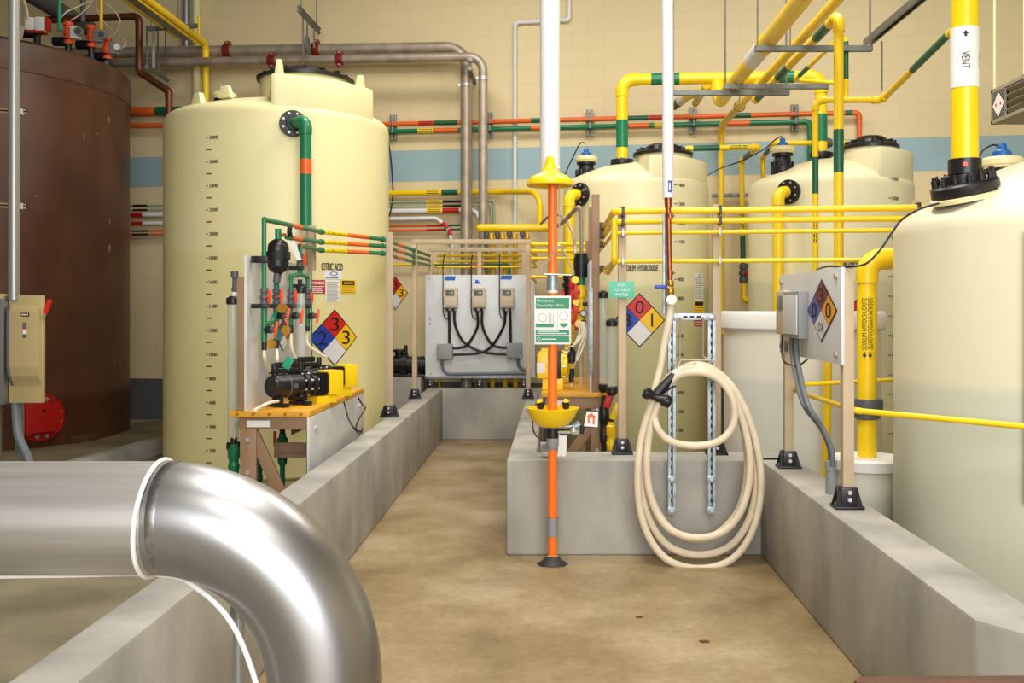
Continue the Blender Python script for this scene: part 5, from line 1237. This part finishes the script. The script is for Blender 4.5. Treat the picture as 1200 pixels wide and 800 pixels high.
strut('steel cross rail carrying the yellow overhead pipes and cable tray', P(174, 34, 11.6), P(231, 30, 11.6), rods=(.05, .6), group='overhead steel rails')
pipe('thin green pipe with orange end rising from the brown tank roof', [P(69.5, 36, 10.6), P(69.5, -140, 10.6)], .018, 'teald', [(0, 'y', 5, -140, 'handle')], fit=False)
pipe('grey pipe rising from the brown tank roof between the actuators', [P(97, 26, 10.9), P(97, -150, 10.9)], .028, 'dgrey', fit=False)
pipe('bright yellow pipe rising behind the middle actuator', [P(118.5, 36, 11.0), P(118.5, -150, 11.0)], .018, 'yellow', fit=False)
def actuator(label, x, y, d, kind):
    c = P(x, y, d); zr = 4.26
    t = thing('valve_actuator', label, 'actuator', V((c.x, c.y, zr)), 'valve actuators on the brown tank')
    mb = MB(); mb.cyl(V((c.x, c.y, zr-.06)), V((c.x, c.y, c.z-.03)), .035, 'black', n=14); mb.cyl(V((c.x-.16, c.y, c.z-.09)), V((c.x+.02, c.y, c.z-.09)), .05, 'black', n=14); mb.cyl(V((c.x-.02, c.y, zr-.03)), V((c.x-.02, c.y, zr+.02)), .08, 'black', n=16); mb.build('valve_body', t)
    if kind == 'o':
        mb = MB(); mb.cyl(c+UP*-.11, c+UP*.11, .038, 'handle', n=16)
        for s_ in (-.10, 0, .10): mb.cyl(c+UP*(s_-.02), c+UP*(s_+.02), .052, 'handle', n=16)
        mb.build('actuator_body', t)
        mb = MB(); mb.box(c+V((.09, -.02, 0)), (.09, .09, .14), 'white' if x < 90 else 'grey', .015); mb.cyl(c+V((.15, -.05, 0)), c+V((.15, -.09, 0)), .05, 'grey', n=18); mb.cyl(c+V((.15, -.09, 0)), c+V((.15, -.092, 0)), .035, 'paper' if x > 120 else 'dgrey', n=16); mb.build('positioner', t)
    else:
        mb = MB(); mb.box(c+V((.05, 0, .0)), (.11, .1, .15), 'paper', .015); mb.box(c+V((-.06, 0, .0)), (.10, .1, .14), 'paper', .015); mb.build('actuator_body', t)
        mb = MB(); mb.box(c+V((0, 0, -.085)), (.18, .1, .025), 'red', .006); mb.box(c+V((.12, 0, 0)), (.02, .1, .14), 'red', .006); mb.build('mounting_plate', t)
        mb = MB(); mb.box(c+V((-.14, -.08, -.12)), (.07, .02, .17), 'wire', .01, Matrix.Rotation(.2, 3, 'Y')); mb.build('tag', t)
    return t
actuator('white actuator with hanging tag on the brown tank roof', 43.5, 29, 10.45, 'w')
actuator('orange actuator with white positioner on the brown tank roof', 80, 39, 10.75, 'o')
actuator('orange actuator behind the yellow riser on the brown tank roof', 107, 43, 10.95, 'o')
actuator('lowest orange actuator with a pale round dial at the brown tank edge', 125.5, 57, 11.1, 'o')
gc = 'cream cables looping to the valve actuators'
cable('cream cable curling up from the tagged white actuator', [P(33, 24, 10.4), P(31, 10, 10.4), P(26, -8, 10.4), P(24, -30, 10.4)], .014, 'wire', group=gc)
cable('cream cable looping over to the orange actuator with white positioner', [P(73, 34, 10.7), P(70, 24, 10.7), P(78, 14, 10.7), P(95, 6, 10.8), P(107, -2, 10.8), P(112, -20, 10.8)], .009, 'wire', group=gc)
cable('cream cable slanting down past the grey riser', [P(83, 24, 10.85), P(95, 16, 10.85), P(106, 4, 10.85), P(112, -15, 10.85)], .008, 'wire', group=gc)
cable('cream cable bowing out beside the yellow riser', [P(126, 45, 11.05), P(138, 35, 11.05), P(140, 22, 11.05), P(130, 9, 11.05), P(116, -2, 11.05), P(110, -20, 11.05)], .009, 'wire', group=gc)
cable('cream cable hooking round to the pale dial actuator', [P(133, 57, 11.1), P(143, 56, 11.1), P(147, 50, 11.1), P(140, 42, 11.1), P(122, 26, 11.1), P(113, 8, 11.1), P(112, -20, 11.1)], .008, 'wire', group=gc)

# ================================================================= SWITCH STAND AT THE LEFT EDGE
d = 6.5; X0 = P(16.5, 0, d).x
pipe('tall steel conduit rising from the switch box to the ceiling', [V((X0, d+.0, CZ+.05)), V((X0, d+.0, ZT))], .036, 'galvc', fit=False, name='conduit', cat='conduit', group=None)
t = thing('disconnect_switch', 'beige disconnect switch with red side lever on a strut stand', 'switch box', (P(31, 0, d).x, d, 0))
zt, zb = CZ+14/S*d, CZ-112/S*d; xa, xb = P(11, 0, d).x, P(50.5, 0, d).x
mb = MB(); mb.bx((xa, d-.01, zb), (xb, d+.03, zt), 'sbox', .006); mb.build('case', t)
mb = MB(); xa2, xb2 = xa+.018, xb-.004; z1_, z0_ = CZ+2/S*d, CZ-92/S*d
prof = [(z1_, d-.012), (z1_-.01, d-.05), (z1_-.04, d-.062), (z0_+.13, d-.062), (z0_+.07, d-.05), (z0_+.02, d-.02), (z0_, d-.012)]
poly = [(xa2, b, a) for a, b in prof]; mb.prism(poly, (xb2-xa2, 0, 0), 'sbox', .004); cov = mb.build('cover', t)
mb = MB(); mb.prism([(xa2-.003, b-.001, a) for a, b in prof], (.022, 0, 0), 'sboxs', .003); mb.build('cover_edge', cov, label='bright steel edge')
f = flat(V(((xa+xb)/2+.03, d-.063, CZ)), RX, UP); mb = MB(); drect(mb, f, -.03, -.06, .024, -.036, 'ink', .001)
for i in range(4): drect(mb, f, -.024+i*.011, -.053, -.017+i*.011, -.043, 'paper', .002)
drect(mb, f, -.02, -.20, .006, -.10, 'strut', .001); drect(mb, f, -.018, -.175, .008, -.145, 'paper', .002); drect(mb, f, -.018, -.145, .008, -.138, 'redv', .002); mb.build('nameplate', cov)
mb = MB(); a = V((xb, d+.01, CZ-.075)); b = a+V((.03, -.03, .05)); c = b+V((.03, -.01, .07)); mb.tube([a, b], .008, 'zinc', 8); mb.tube([b-V((.005, 0, .012)), c], .016, 'redv', 10); mb.build('lever', t)
for xx in (xa+.04,):
    mb = MB(); mb.bx((xx-.02, d+.031, 0), (xx+.02, d+.07, zt-.02), 'strut', .002); mb.build('stand', t)
mb = MB(); mb.bx((xa+.02, d+.05, .0), (xa+.05, d+.09, zb), 'strut', .002); mb.build('stand', t)
mb = MB(); mb.bx((-4.25, d-.06, CZ-.64), (xa-.004, d+.16, CZ+.075), 'sboxs', .008); o = mb.build('steel_cabinet', None, label='steel cabinet cut off by the picture edge, next to the beige switch', cat='cabinet')
mb = MB(); mb.bx((-4.25, d-.063, CZ+.055), (xa-.006, d+.1, CZ+.09), 'sbox', .003); mb.build('top_flange', o)
mb = MB(); mb.bx((-4.15, d+.02, 0), (-4.1, d+.07, CZ-.6), 'strut', .002); mb.bx((-3.75, d+.02, 0), (-3.7, d+.07, CZ-.6), 'strut', .002); mb.build('stand', o)
cable('grey flexible conduit looping from beneath the beige switch to the floor', [V((xa+.03, d+.02, zb)), V((xa+.035, d+.02, zb-.1)), V((xa+.06, d, zb-.22)), V((xa+.12, d, zb-.36)), V((xa+.2, d, zb-.6)), V((xa+.26, d, .2)), V((xa+.28, d, 0.012))], .028, 'cond', name='conduit', cat='conduit', n=14)
for y, l in ((129, 'upper'), (240, 'lower')):
    t = thing('conduit_bracket', f'{l} tan bracket clamped round the tall steel conduit', 'bracket', P(0, y, d+.1), 'tan conduit brackets')
    mb = MB(); a = P(-60, y-3, d+.09); b = P(30, y+2, d+.09)
    for dz in (-.011, .011): mb.tube([a+UP*dz, b+UP*dz], .006, 'sbox', 4)
    mb.box((a+b)/2+FY*.02, ((b-a).length, .02, .018), 'dark', 0); mb.build('rail', t)
    mb = MB(); c = V((X0, d+.03, P(16, y+1, d).z)); mb.cyl(c-UP*.02, c+UP*.02, .040, 'zinc', n=18); mb.box(c+V((0, -.03, 0)), (.02, .02, .03), 'zinc', .003); mb.build('clamp', t)
# ================================================================= OVERHEAD YELLOW PIPES
H0 = pipe('big yellow overhead header joining the tops of two cream tanks, with green bands', [(729, 186, 10.2), (729, 93.5, 10.2), (962, 89.5, 10.05), (962.5, 178, 10.05)], .060, 'yellow',
     [(0, 'y', 141, 173, 'green'), (1, 'x', 763, 796, 'green'), (1, 'x', 906, 930, 'green'), (2, 'y', 134, 166, 'green')], fil=.12, n=22, k=1.12)
for p_, nm_ in (((729, 186, 10.2), 'a'), ((962.5, 178, 10.05), 'b')):
    c = P(*p_); mb = MB(); flange(mb, V((c.x, c.y, c.z-.06)), UP, .12, 'black', .05); mb.cyl(c-UP*.25, c-UP*.05, .08, 'black', n=20); mb.build('flange', H0)
ZR = 2.12                                         # height of the rack pipes above the eye
zc = CZ+ZR
t1 = P(843, 93, 10.1)
rk = 'yellow pipes on the overhead rack'
R1 = pipe('thickest yellow rack pipe, with a white collar, rising from the header towards the ceiling', [P(840, 93, 10.12), V((1.70, 10.12, zc)), V((1.70, 3.4, zc))], .066, 'yellow', fil=.1, group=rk, n=22, k=1.1)
for y0, y1, m_ in ((54, 71, 'whitep'),):
    da, db = ZR*S/(360-y0), ZR*S/(360-y1); mb = MB(); mb.cyl((1.70, da, zc), (1.70, db, zc), .072, m_, n=22); mb.build('collar', R1)
mb = MB(); c = V((1.70, 7.9, zc)); mb.cyl(c-FY*.04, c+FY*.04, .078, 'yellow', n=22); mb.build('coupling', R1)
R2 = pipe('yellow rack pipe that reaches the rear wall and drops down it behind a tan post', [V((1.95, 3.4, zc)), V((1.95, 11.5, zc)), V((1.95, 11.5, 1.2))], .038, 'yellow', fil=.12, group=rk, k=1.08)
for dd in (8.0, 9.35):
    mb = MB(); mb.cyl((1.95, dd-.06, zc), (1.95, dd+.02, zc), .046, 'yellow', n=18); mb.build('coupling', R2)
R3 = pipe('yellow rack pipe with green bands that elbows down into the white basin', [V((2.06, 10.12, 3.88)), V((2.06, 10.12, zc)), V((2.06, 7.12, zc)), V((2.06, 7.12, 1.15))], .036, 'yellow',
          [(1, 't', .06, .2, 'dgreen'), (1, 't', .36, .50, 'dgreen'), (1, 't', .80, .92, 'dgreen'), (2, 't', .335, .46, 'dgreen')], fil=.09, group=rk, k=1.16)
R4 = pipe('slimmest yellow rack pipe, with a green band, ending in a level arm', [V((2.24, 7.9, zc)), V((2.24, 9.15, zc)), V((2.64, 9.15, zc-.03)), V((2.64, 9.15, 3.0))], .020, 'yellow', [(0, 't', .58, .85, 'dgreen')], group=rk)
p5 = pipe('slim yellow pipe from the white basin that kinks up towards the vent stack', [(955.5, 420, 7.7), (955.5, 117.5, 7.7), (1034, 117, 7.7), V((P(1034, 117, 7.7).x, 6.08, zc-.30)), V((P(1034, 117, 7.7).x, 6.08, ZT-.01))], .024, 'yellow', [(0, 'y', 184, 227, 'dgreen'), (0, 'y', 250, 290, 'yellowd', ''), (2, 't', .40, .80, 'dgreen')], fil=.06, k=1.3)
pipe('short upright yellow pipe with green band behind the tall rack downpipe', [(991.5, 44, 7.76), (991.5, 118, 7.72)], .019, 'yellow', [(0, 'y', 49, 93, 'dgreen')], fit=False)
gr = 'steel rails of the overhead pipe rack'
zs = zc-.068-.021
def rail(label, xa, xb, yrow, rods, dz=0):
    d_ = (ZR-.085)*S/(360-yrow); a = P(xa, yrow, d_); b = P(xb, yrow, d_)
    return strut(label, a, b, group=gr, rods=rods)
rail('steel rack rail nearest the vent stack, under the yellow rack pipes', 885, 1022, 57, (.02, .30, .985))
rail('middle steel rack rail under the yellow rack pipes', 848, 971, 101.5, (.02, .6))
rail('rear steel rack rail under the yellow overhead header', 788, 925, 109, (.01, .45, .97))
a = P(1018, 56, 7.9); strut('steel rail slanting from the rack towards the vent stack', V((a.x, a.y+.05, a.z+.05)), V((a.x, 6.5, a.z+.05)), w=.055, group=gr, rods=(.05, .97))
mb = MB(); c = P(1033.5, 107, 7.7); mb.cyl(c, V((c.x, c.y, a.z)), .007, 'strut', n=6); mb.build('hanger_rod', None, label='thin rod hanging from the slanting rack rail to the kinked yellow pipe', cat='rod')
mb = MB(); cc = V((1.95, 10.35, zc)); mb.tube([cc+V((.055*math.cos(q), 0, .055*math.sin(q))) for q in [2*PI*i/18 for i in range(18)]], .008, 'brass', 6, closed=True); mb.cyl(cc+UP*.06, cc+UP*.25, .006, 'strut', n=6); mb.build('pipe_ring', R2)
for dx, yy_ in ((-.33, 10.0), (-.10, 10.0)):
    mb = MB(); 
pipe('yellow stub with white end under the overhead header, behind the hose drop pipe', [P(848, 100, 10.3), P(806, 112, 11.0), P(790, 124, 11.5)], .05, 'yellow', [(1, 't', .15, .5, 'whitep'), (1, 't', .55, 1, 'dgreen')], fit=False)
pipe('yellow stub angling from the header, beside the thickest rack pipe', [P(828, 100, 10.3), P(815, 121, 11.2)], .042, 'yellow', [(0, 't', .25, .5, 'whitep')], fit=False)
# tank-top return pipes to the wall
p6 = thing('pipe_run', 'yellow pipe from the sodium hydroxide tank lid dropping to a grey wall valve', 'pipe', P(871, 352, 11.3))
pts = [(803, 174, 10.3), (889, 172, 10.3), (869, 188, 11.32), (871.5, 352, 11.32), (884, 352, 11.2)]
pipe('', pts, .029, 'yellow', [(0, 'x', 812, 843, 'dgreen'), (0, 'x', 853, 878, 'yellowd', ''), (1, 't', .35, .75, 'dgreen'), (2, 'y', 276, 310, 'dgreen'), (2, 'y', 246, 270, 'yellowd', '')], parent=p6, name='pipe', k=1.25)
ballvalve(p6, P(871.4, 331, 11.32), P(871.4, 309, 11.32), .034, 'dgrey', 'redv', V((.3, -1, 0)), hl=.9)
mb = MB(); a = P(*Wp(834, 229, .1)); b = P(*Wp(879, 228.5, .1)); mb.box((a+b)/2, ((b-a).length, .041, .041), 'strut', .003, Matrix.Rotation(-.154, 3, 'Z'))
for x in (846, 856, 866): mb.box(P(*Wp(x, 229, .122)), (.04, .003, .012), 'dark')
mb.build('wall_strut', None, label='short steel rail on the wall bridging two yellow downpipes', cat='strut')
p7 = pipe('yellow pipe from the lid of the tank behind the basin back to the wall', [(994, 167.5, 10.3), (908, 167.5, 10.3), (894, 184, 11.15), (894, 260, 11.15)], .026, 'yellow', [(1, 't', .3, .75, 'dgreen')], k=1.25)
mb = MB(); c = P(969, 167.5, 10.3); mb.cyl(c-RX*.05, c+RX*.05, .045, 'dgrey', n=18); mb.cyl(c-RX*.025, c+RX*.025, .055, 'dgrey', n=12); mb.build('union', p7)
cable('black sensor lead sagging across the wall to the blue capped sensor', [Wp(828, 206, .5), P(845, 197, 10.6), P(870, 188, 10.3), P(895, 175, 10.0), P(908, 164, 9.7), P(915, 160, 9.55), P(917, 163, 9.5)], .0065, 'black')
cable('black sensor lead running up from the sensor behind the shower head', [P(686, 168, 10.35), P(680, 168, 10.4), P(672, 183, 10.5), P(664, 200, 10.6), P(660, 212, 10.7)], .0065, 'black')
cable('black lead of the sensor beside the vent stack', [P(1170, 171, 5.15), P(1163, 170, 5.15), P(1152, 176, 5.1), P(1147, 186, 5.05), P(1146, 196, 5.0)], .005, 'black')

# ================================================================= UNIT HEATER
t = thing('unit_heater', 'tan unit heater with dark louvres hanging at the upper picture edge', 'heater', (4.3, 8.2, 3.2))
xa, ya, yb2, z0, z1 = 4.0, 7.3, 9.0, 3.19, 3.50
mb = MB(); mb.bx((xa+.05, ya, z0), (xa+.6, yb2, z1), 'heater', .006); mb.bx((xa, yb2-.03, z0), (xa+.05, yb2, z1), 'heater'); mb.bx((xa, ya, z0), (xa+.05, ya+.03, z1), 'heater'); mb.bx((xa, ya, z0), (xa+.05, yb2, z0+.03), 'heater'); mb.bx((xa, ya, z1-.03), (xa+.05, yb2, z1), 'heater'); mb.build('case', t)
mb = MB(); mb.bx((xa+.045, ya+.03, z0+.03), (xa+.049, 8.72, z1-.03), 'dark'); mb.build('inner_panel', t)
for i in range(4):
    mb = MB(); zz = z0+.06+i*.062; mb.box((xa+.02, (ya+8.72)/2, zz), (.06, 8.72-ya-.04, .006), 'heater', 0, Matrix.Rotation(.6, 3, 'Y')); mb.build('louvre', t)
f = flat(V((xa+.002, 8.85, (z0+z1)/2)), -FY, UP); mb = MB(); mb.bx((xa+.004, 8.73, z0+.03), (xa+.02, 8.97, z1-.03), 'heater')
drect(mb, f, -.115, -.115, .115, .115, 'ink', .001); dquad(mb, f, [(0, -.115), (.115, 0), (0, .115), (-.115, 0)], 'paper', .002)
for q in range(4):
    sx_, sy_ = ((1, 1), (1, -1), (-1, 1), (-1, -1))[q]
    for k3 in (.14, .175, .205): dquad(mb, f, [(sx_*(k3-.11), sy_*.11), (sx_*(k3-.10), sy_*.113), (sx_*.113, sy_*(k3-.10)), (sx_*.11, sy_*(k3-.11))], 'greyink', .0015, 2)
for u in (-.045, .045): dquad(mb, f, [(u-.015, -.012), (u+.015, -.012), (u+.012, .014), (u-.012, .014)], 'redv', .003, 2)
mb.build('warning_label', t)
mb = MB()
for yy_ in (8.92, 8.35): mb.cyl((xa-.0, yy_, z1), (xa-.0, yy_, ZT), .013, 'cream', n=8)
mb.build('hanger_rod', t)

# ================================================================= DOSING TABLE BEHIND THE SHOWER
tz2 = .88
t = thing('dosing_table', 'yellow topped dosing table behind the emergency shower bowl', 'table', (.15, 8.1, 0), 'yellow topped dosing tables')
xa, xb, ya, yb2 = -.10, .37, 7.3, 8.9
mb = MB(); mb.bx((xa, ya, tz2-.034), (xb, yb2, tz2), 'tabletop', .004)
mb.prism([(xb, ya, tz2-.034), (xb+.09, ya+.1, tz2-.034), (xb+.09, yb2, tz2-.034), (xb, yb2, tz2-.034)], (0, 0, .034), 'tabletop', .003)
for i in range(5): mb.cyl((xa+.05+.09*i, ya, tz2-.017), (xa+.05+.09*i, ya-.005, tz2-.017), .009, 'brass', n=8)
mb.build('table_top', t)
mb = MB(); mb.bx((xa+.03, ya+.02, tz2-.12), (xb-.01, ya+.07, tz2-.036), 'frpd', .003); mb.bx((xa+.03, ya+.071, tz2-.12), (xa+.08, yb2-.02, tz2-.036), 'frpd', .003); mb.bx((xa+.11, ya+.015, tz2-.1), (xa+.19, ya+.019, tz2-.06), 'paper'); mb.build('top_frame', t)
for x0, x1, y0 in ((.27, .365, ya+.02), (-.06, .0, ya+.03), (.28, .36, yb2-.1), (-.06, .0, yb2-.1)):
    mb = MB(); mb.bx((x0, y0, 0), (x1, y0+.05, tz2-.12), 'frpd', .003)
    if x0 > 0 and y0 < 8: 
        for zz in (.8, .5): mb.cyl(((x0+x1)/2, y0, zz-.05), ((x0+x1)/2, y0-.012, zz-.05), .014, 'zinc', n=8)
    mb.build('leg', t)
mb = MB(); mb.prism([(.28, ya+.03, .70), (.28, ya+.03, .58), (.12, ya+.03, .36), (.03, ya+.03, .36)], (0, .03, 0), 'frpd', .003); mb.build('brace', t)
t = thing('backboard', 'white backboard edge-on behind the emergency shower, with tan uprights', 'board', (.28, 8.1, tz2))
mb = MB(); mb.bx((.262, 7.3, tz2), (.276, 8.85, 1.86), 'board', .002); mb.build('panel', t)
mb = MB(); mb.bx((.278, 7.32, tz2), (.335, 7.37, CZ+(360-228)/S*7.35), 'frpd', .003); mb.build('upright', t)
mb = MB(); mb.bx((.278, 8.05, tz2), (.335, 8.10, CZ+(360-243)/S*8.08), 'frpd', .003); mb.build('upright', t)
mb = MB(); mb.bx((.278, 8.78, tz2), (.335, 8.83, CZ+(360-282)/S*8.8), 'frpd', .003); mb.build('upright', t)
mb = MB(); mb.bx((.255, 7.29, 1.02), (.285, 7.302, 1.66), 'galv', .002); mb.build('edge_channel', t)
mb = MB(); zz = tz2+.006
# small dosing pump with yellow case
def small_pump(label, x0, Y, s=1.0):
    t = thing('dosing_pump', label, 'pump', (x0+.15, Y, tz2), 'yellow dosing pumps behind the shower')
    zc_ = tz2+.17
    mb = MB(); mb.bx((x0, Y-.10, tz2+.09), (x0+.10, Y+.10, tz2+.275), 'yellow', .008); mb.bx((x0+.01, Y-.09, tz2+.27), (x0+.095, Y+.09, tz2+.29), 'yellow', .006); mb.bx((x0-.001, Y-.102, tz2+.13), (x0+.06, Y-.099, tz2+.21), 'paper', .001); mb.build('drive_case', t)
    mb = MB(); mb.bx((x0+.04, Y-.08, tz2), (x0+.20, Y+.08, tz2+.088), 'yellow', .006); mb.build('drive_base', t)
    mb = MB()
    for i in range(6): mb.bx((x0+.103+i*.013, Y-.095, tz2+.09), (x0+.110+i*.013, Y+.095, tz2+.27), 'black', .001)
    mb.bx((x0+.10, Y-.08, tz2+.1), (x0+.185, Y+.08, tz2+.26), 'black', .002); mb.build('cooling_fins', t)
    mb = MB(); c = V((x0+.185, Y, zc_+.01)); mb.lathe([(0, 0), (.098, 0), (.098, .015), (.085, .02), (.085, .045), (.06, .055), (0, .055)], c, RX, 'yellow', 24)
    for i in range(6):
        a = 2*PI*i/6; mb.cyl(c+V((.015, .09*math.cos(a), .09*math.sin(a))), c+V((.03, .09*math.cos(a), .09*math.sin(a))), .008, 'zinc', n=6)
    mb.build('pump_head', t)
    mb = MB(); c = V((x0+.265, Y, zc_)); mb.cyl(c+UP*.03, c+UP*.12, .022, 'black', n=12); mb.cyl(c+UP*.06, c+UP*.1, .032, 'black', n=10); mb.cyl(c+UP*.12, c+UP*.16, .012, 'black', n=8); mb.cyl(c-RX*.03+UP*.06, c+UP*.06, .016, 'black', n=8); mb.cyl(c+UP*.06, c+UP*.06+RX*.03, .018, 'black', n=8); mb.build('discharge_valve', t)
    mb = MB(); mb.cyl(c-UP*.05, c-UP*.12, .02, 'black', n=12); mb.cyl(c-UP*.12, c-UP*.15, .010, 'tube', n=8); mb.build('suction_valve', t)
    return t
small_pump('yellow dosing pump with black fins just behind the shower pole', -.135, 7.62)
small_pump('second yellow dosing pump standing behind the first on the shower-side table', -.12, 8.25)
for i, (x0, x1, y1) in enumerate(((685, 666, 408), (683, 664, 412), (680, 662, 405), (686, 672, 425), (688, 676, 415))):
    cable(('clear tubing bunched under the yellow riser behind the shower, ' + ('outermost strand', 'second strand', 'middle strand', 'fourth strand', 'strand nearest the board')[i]), [P(x0-3, 377, 7.85), P(x0-1, 390, 7.8), P((x0+x1)/2, 402+i*2, 7.7), P(x1, y1+i*2, 7.66)], .0085, 'tube', group='clear tubing behind the shower')
# risers behind the shower
def riser2(label, x, d_, segs, r):
    ys = [q[2] for q in segs]; t = thing('pipe_riser', label, 'pipe', P(x, max(ys), d_), 'yellow risers behind the shower')
    for q in segs:
        xx = x+(q[5] if len(q) > 5 else 0); a, b = P(xx, q[2], d_), P(xx, q[1], d_)
        if q[0] == 'p': mb = MB(); mb.cyl(a, b, r*q[4], q[3], n=16); mb.build('pipe_length', t)
        elif q[0] == 'v': ballvalve(t, a, b, r*.85, 'black', 'redv', V(q[3]), hl=1.6)
        elif q[0] == 'h':
            mb = MB(); c = a; e = c+V(q[3]); mb.cyl(c, e, r*.4, 'redv', n=8); mb.box(e, (r*.7, r*.7, r*3.6), 'redv', .004); mb.box(e, (r*2.2, r*.5, r*.9), 'redv', .004); mb.build('handle', t)
        elif q[0] == 'g': mb = MB(); c = (a+b)/2; mb.cyl(c-FY*.01, c-FY*.05, q[4], q[3], n=20); mb.cyl(c-FY*.05, c-FY*.053, q[4]*.75, 'paper' if q[3] == 'black' else q[3], n=20); mb.build('gauge', t)
        elif q[0] == 'c': mb = MB(); mb.box((a+b)/2, (r*4.5, r*2, .03), 'black', .003); mb.build('clamp', t)
    return t
riser2('yellow riser with black valve and red levers behind the shower pole', 667, 9.3, [('v', 322, 346, (.2, -1, 0)), ('p', 346, 354, 'green', 1.0), ('p', 354, 470, 'yellow', .92), ('h', 345, 345, (.07, -.12, 0)), ('h', 352, 352, (.02, -.16, 0)), ('h', 352, 352, (-.06, -.08, 0)), ('h', 376, 376, (.07, -.1, 0)), ('g', 383, 389, 'brass', .045), ('g', 326, 330, 'brass', .045, 8)], .048)
riser2('yellow and green riser with a white gauge in front of the edge-on board', 681, 7.9, [('p', 297, 325, 'black', 1.55), ('p', 302, 320, 'black', 1.8), ('p', 325, 334, 'green', 1.1), ('p', 334, 375, 'yellow', 1.05), ('p', 340, 348, 'yellow', 1.35), ('p', 375, 381, 'black', 1.2), ('p', 381, 452, 'tube', .32), ('c', 355, 357), ('h', 342, 342, (-.045, -.05, 0)), ('h', 365, 365, (-.05, -.04, 0)), ('g', 364, 370, 'black', .028, 2.5), ('g', 376, 382, 'brass', .03, -3), ('g', 326, 330, 'brass', .03, -7), ('g', 352, 357, 'brass', .028, -6)], .034)
cable('grey braided hose from the yellow header arching over to the riser with the white gauge', [P(634, 262, 10.8), P(645, 252, 10.4), P(656, 252, 9.6), P(663, 258, 8.8), P(671, 272, 8.5), P(674, 290, 8.2), P(674, 310, 8.1)], .014, 'steelp', name='hose', cat='hose')
cable('grey braided hose sweeping up behind the shower pole and down to the black filter', [P(650, 266, 8.6), P(659, 261, 8.4), P(668, 252, 8.1), P(677, 243, 7.9), P(680.5, 250, 7.9), P(681, 275, 7.9), P(681, 298, 7.9)], .018, 'steelp', name='hose', cat='hose')
cal_column('clear measuring cylinder tucked against the tan uprights behind the shower', 707, 346, 455, 7.25, .030, cap='black')
cal_column('stout clear measuring cylinder under the 3-0-1 diamond', 717, 379, 458, 7.0, .036, cap='black')
t = lower_valve('yellow and black valve beside the shower-side table leg', 716, 494, 528, 7.1, m='yellow', hm=None)
mb = MB(); c = P(716, 492, 7.1); mb.box(c+V((.03, 0, .06)), (.05, .05, .12), 'yellow', .01, Matrix.Rotation(.4, 3, 'Y')); mb.box(c+V((-.02, -.03, .14)), (.05, .05, .10), 'redv', .01, Matrix.Rotation(.3, 3, 'Y')); mb.box(c+V((.07, -.02, .0)), (.03, .03, .12), 'redv', .008); mb.build('lever', t)
t = lower_valve('black fitting between the table leg and the tan post shoe', 708, 470, 520, 7.2, m='black')
cable('black cord trailing from the shower-side table down to the metal outlet box', [P(631, 462, 7.28), P(628, 475, 7.2), P(624, 496, 6.7), P(628, 510, 6.35), P(636, 515, 6.2), P(640, 519, 6.16)], .006, 'black')
for x, y, s_, l in ((749, 723, .013, 'small brown leaf scrap on the bare floor, closer to the eye wash pole'), (826, 752, .017, 'small brown leaf scrap on the bare floor, closer to the desk edge')):
    d_ = CZ*S/(y-CY); p = P(x, y, d_); mb = MB()
    mb.prism([p+V((s_*1.6*math.cos(a)*random.uniform(.6, 1.1), s_*math.sin(a)*random.uniform(.6, 1.1), .001)) for a in [2*PI*i/9 for i in range(9)]], (0, 0, .003), 'wood')
    mb.build('leaf_scrap', None, label=l, cat='leaf')
# stub clamps on the uprights
for i, y in enumerate((264, 275, 285, 295, 305, 315)):
    pass
# ================================================================= LIGHT AND CAMERA
def area(name, loc, rot, sx, sy, power, col=(1, .96, .89)):
    l = bpy.data.lights.new(name, 'AREA'); l.shape = 'RECTANGLE'; l.size = sx; l.size_y = sy; l.energy = power; l.color = col
    o = bpy.data.objects.new(name, l); COL.objects.link(o); o.location = loc; o.rotation_euler = rot; return o
area('bay_light_aisle', (.0, 3.6, 6.3), (0, 0, 0), 1.6, 3.2, 255)
area('bay_light_island', (2.2, 7.6, 6.3), (0, 0, 0), 2.4, 1.6, 190)
area('bay_light_acid', (-1.4, 8.6, 6.3), (0, 0, 0), 1.6, 1.6, 140)
area('bay_light_entry', (.8, -1.2, 6.2), (0, 0, 0), 2.4, 2.4, 220)
area('front_fill', (1.2, -4.7, 3.0), (math.radians(86), 0, math.radians(3)), 6.0, 3.8, 700, (.93, .97, 1))  # unseen cool area light added behind the camera as frontal fill
w = bpy.data.worlds.new('World'); bpy.context.scene.world = w; w.use_nodes = True
w.node_tree.nodes['Background'].inputs[0].default_value = (1, .97, .92, 1); w.node_tree.nodes['Background'].inputs[1].default_value = .15
cd = bpy.data.cameras.new('camera'); cam = bpy.data.objects.new('camera', cd); COL.objects.link(cam)
cam.location = (0, 0, CZ); cam.rotation_euler = (PI/2, 0, 0)
cd.sensor_width = 36; cd.lens = S/1200*36; cd.shift_x = -(CX-600)/1200; cd.shift_y = -(400-CY)/1200; cd.clip_end = 60; cd.clip_start = .05
sc = bpy.context.scene; sc.camera = cam
sc.view_settings.view_transform = 'Standard'; sc.view_settings.look = 'None'; sc.view_settings.gamma = 1; sc.view_settings.exposure = 0.0
sc.view_settings.use_curve_mapping = False
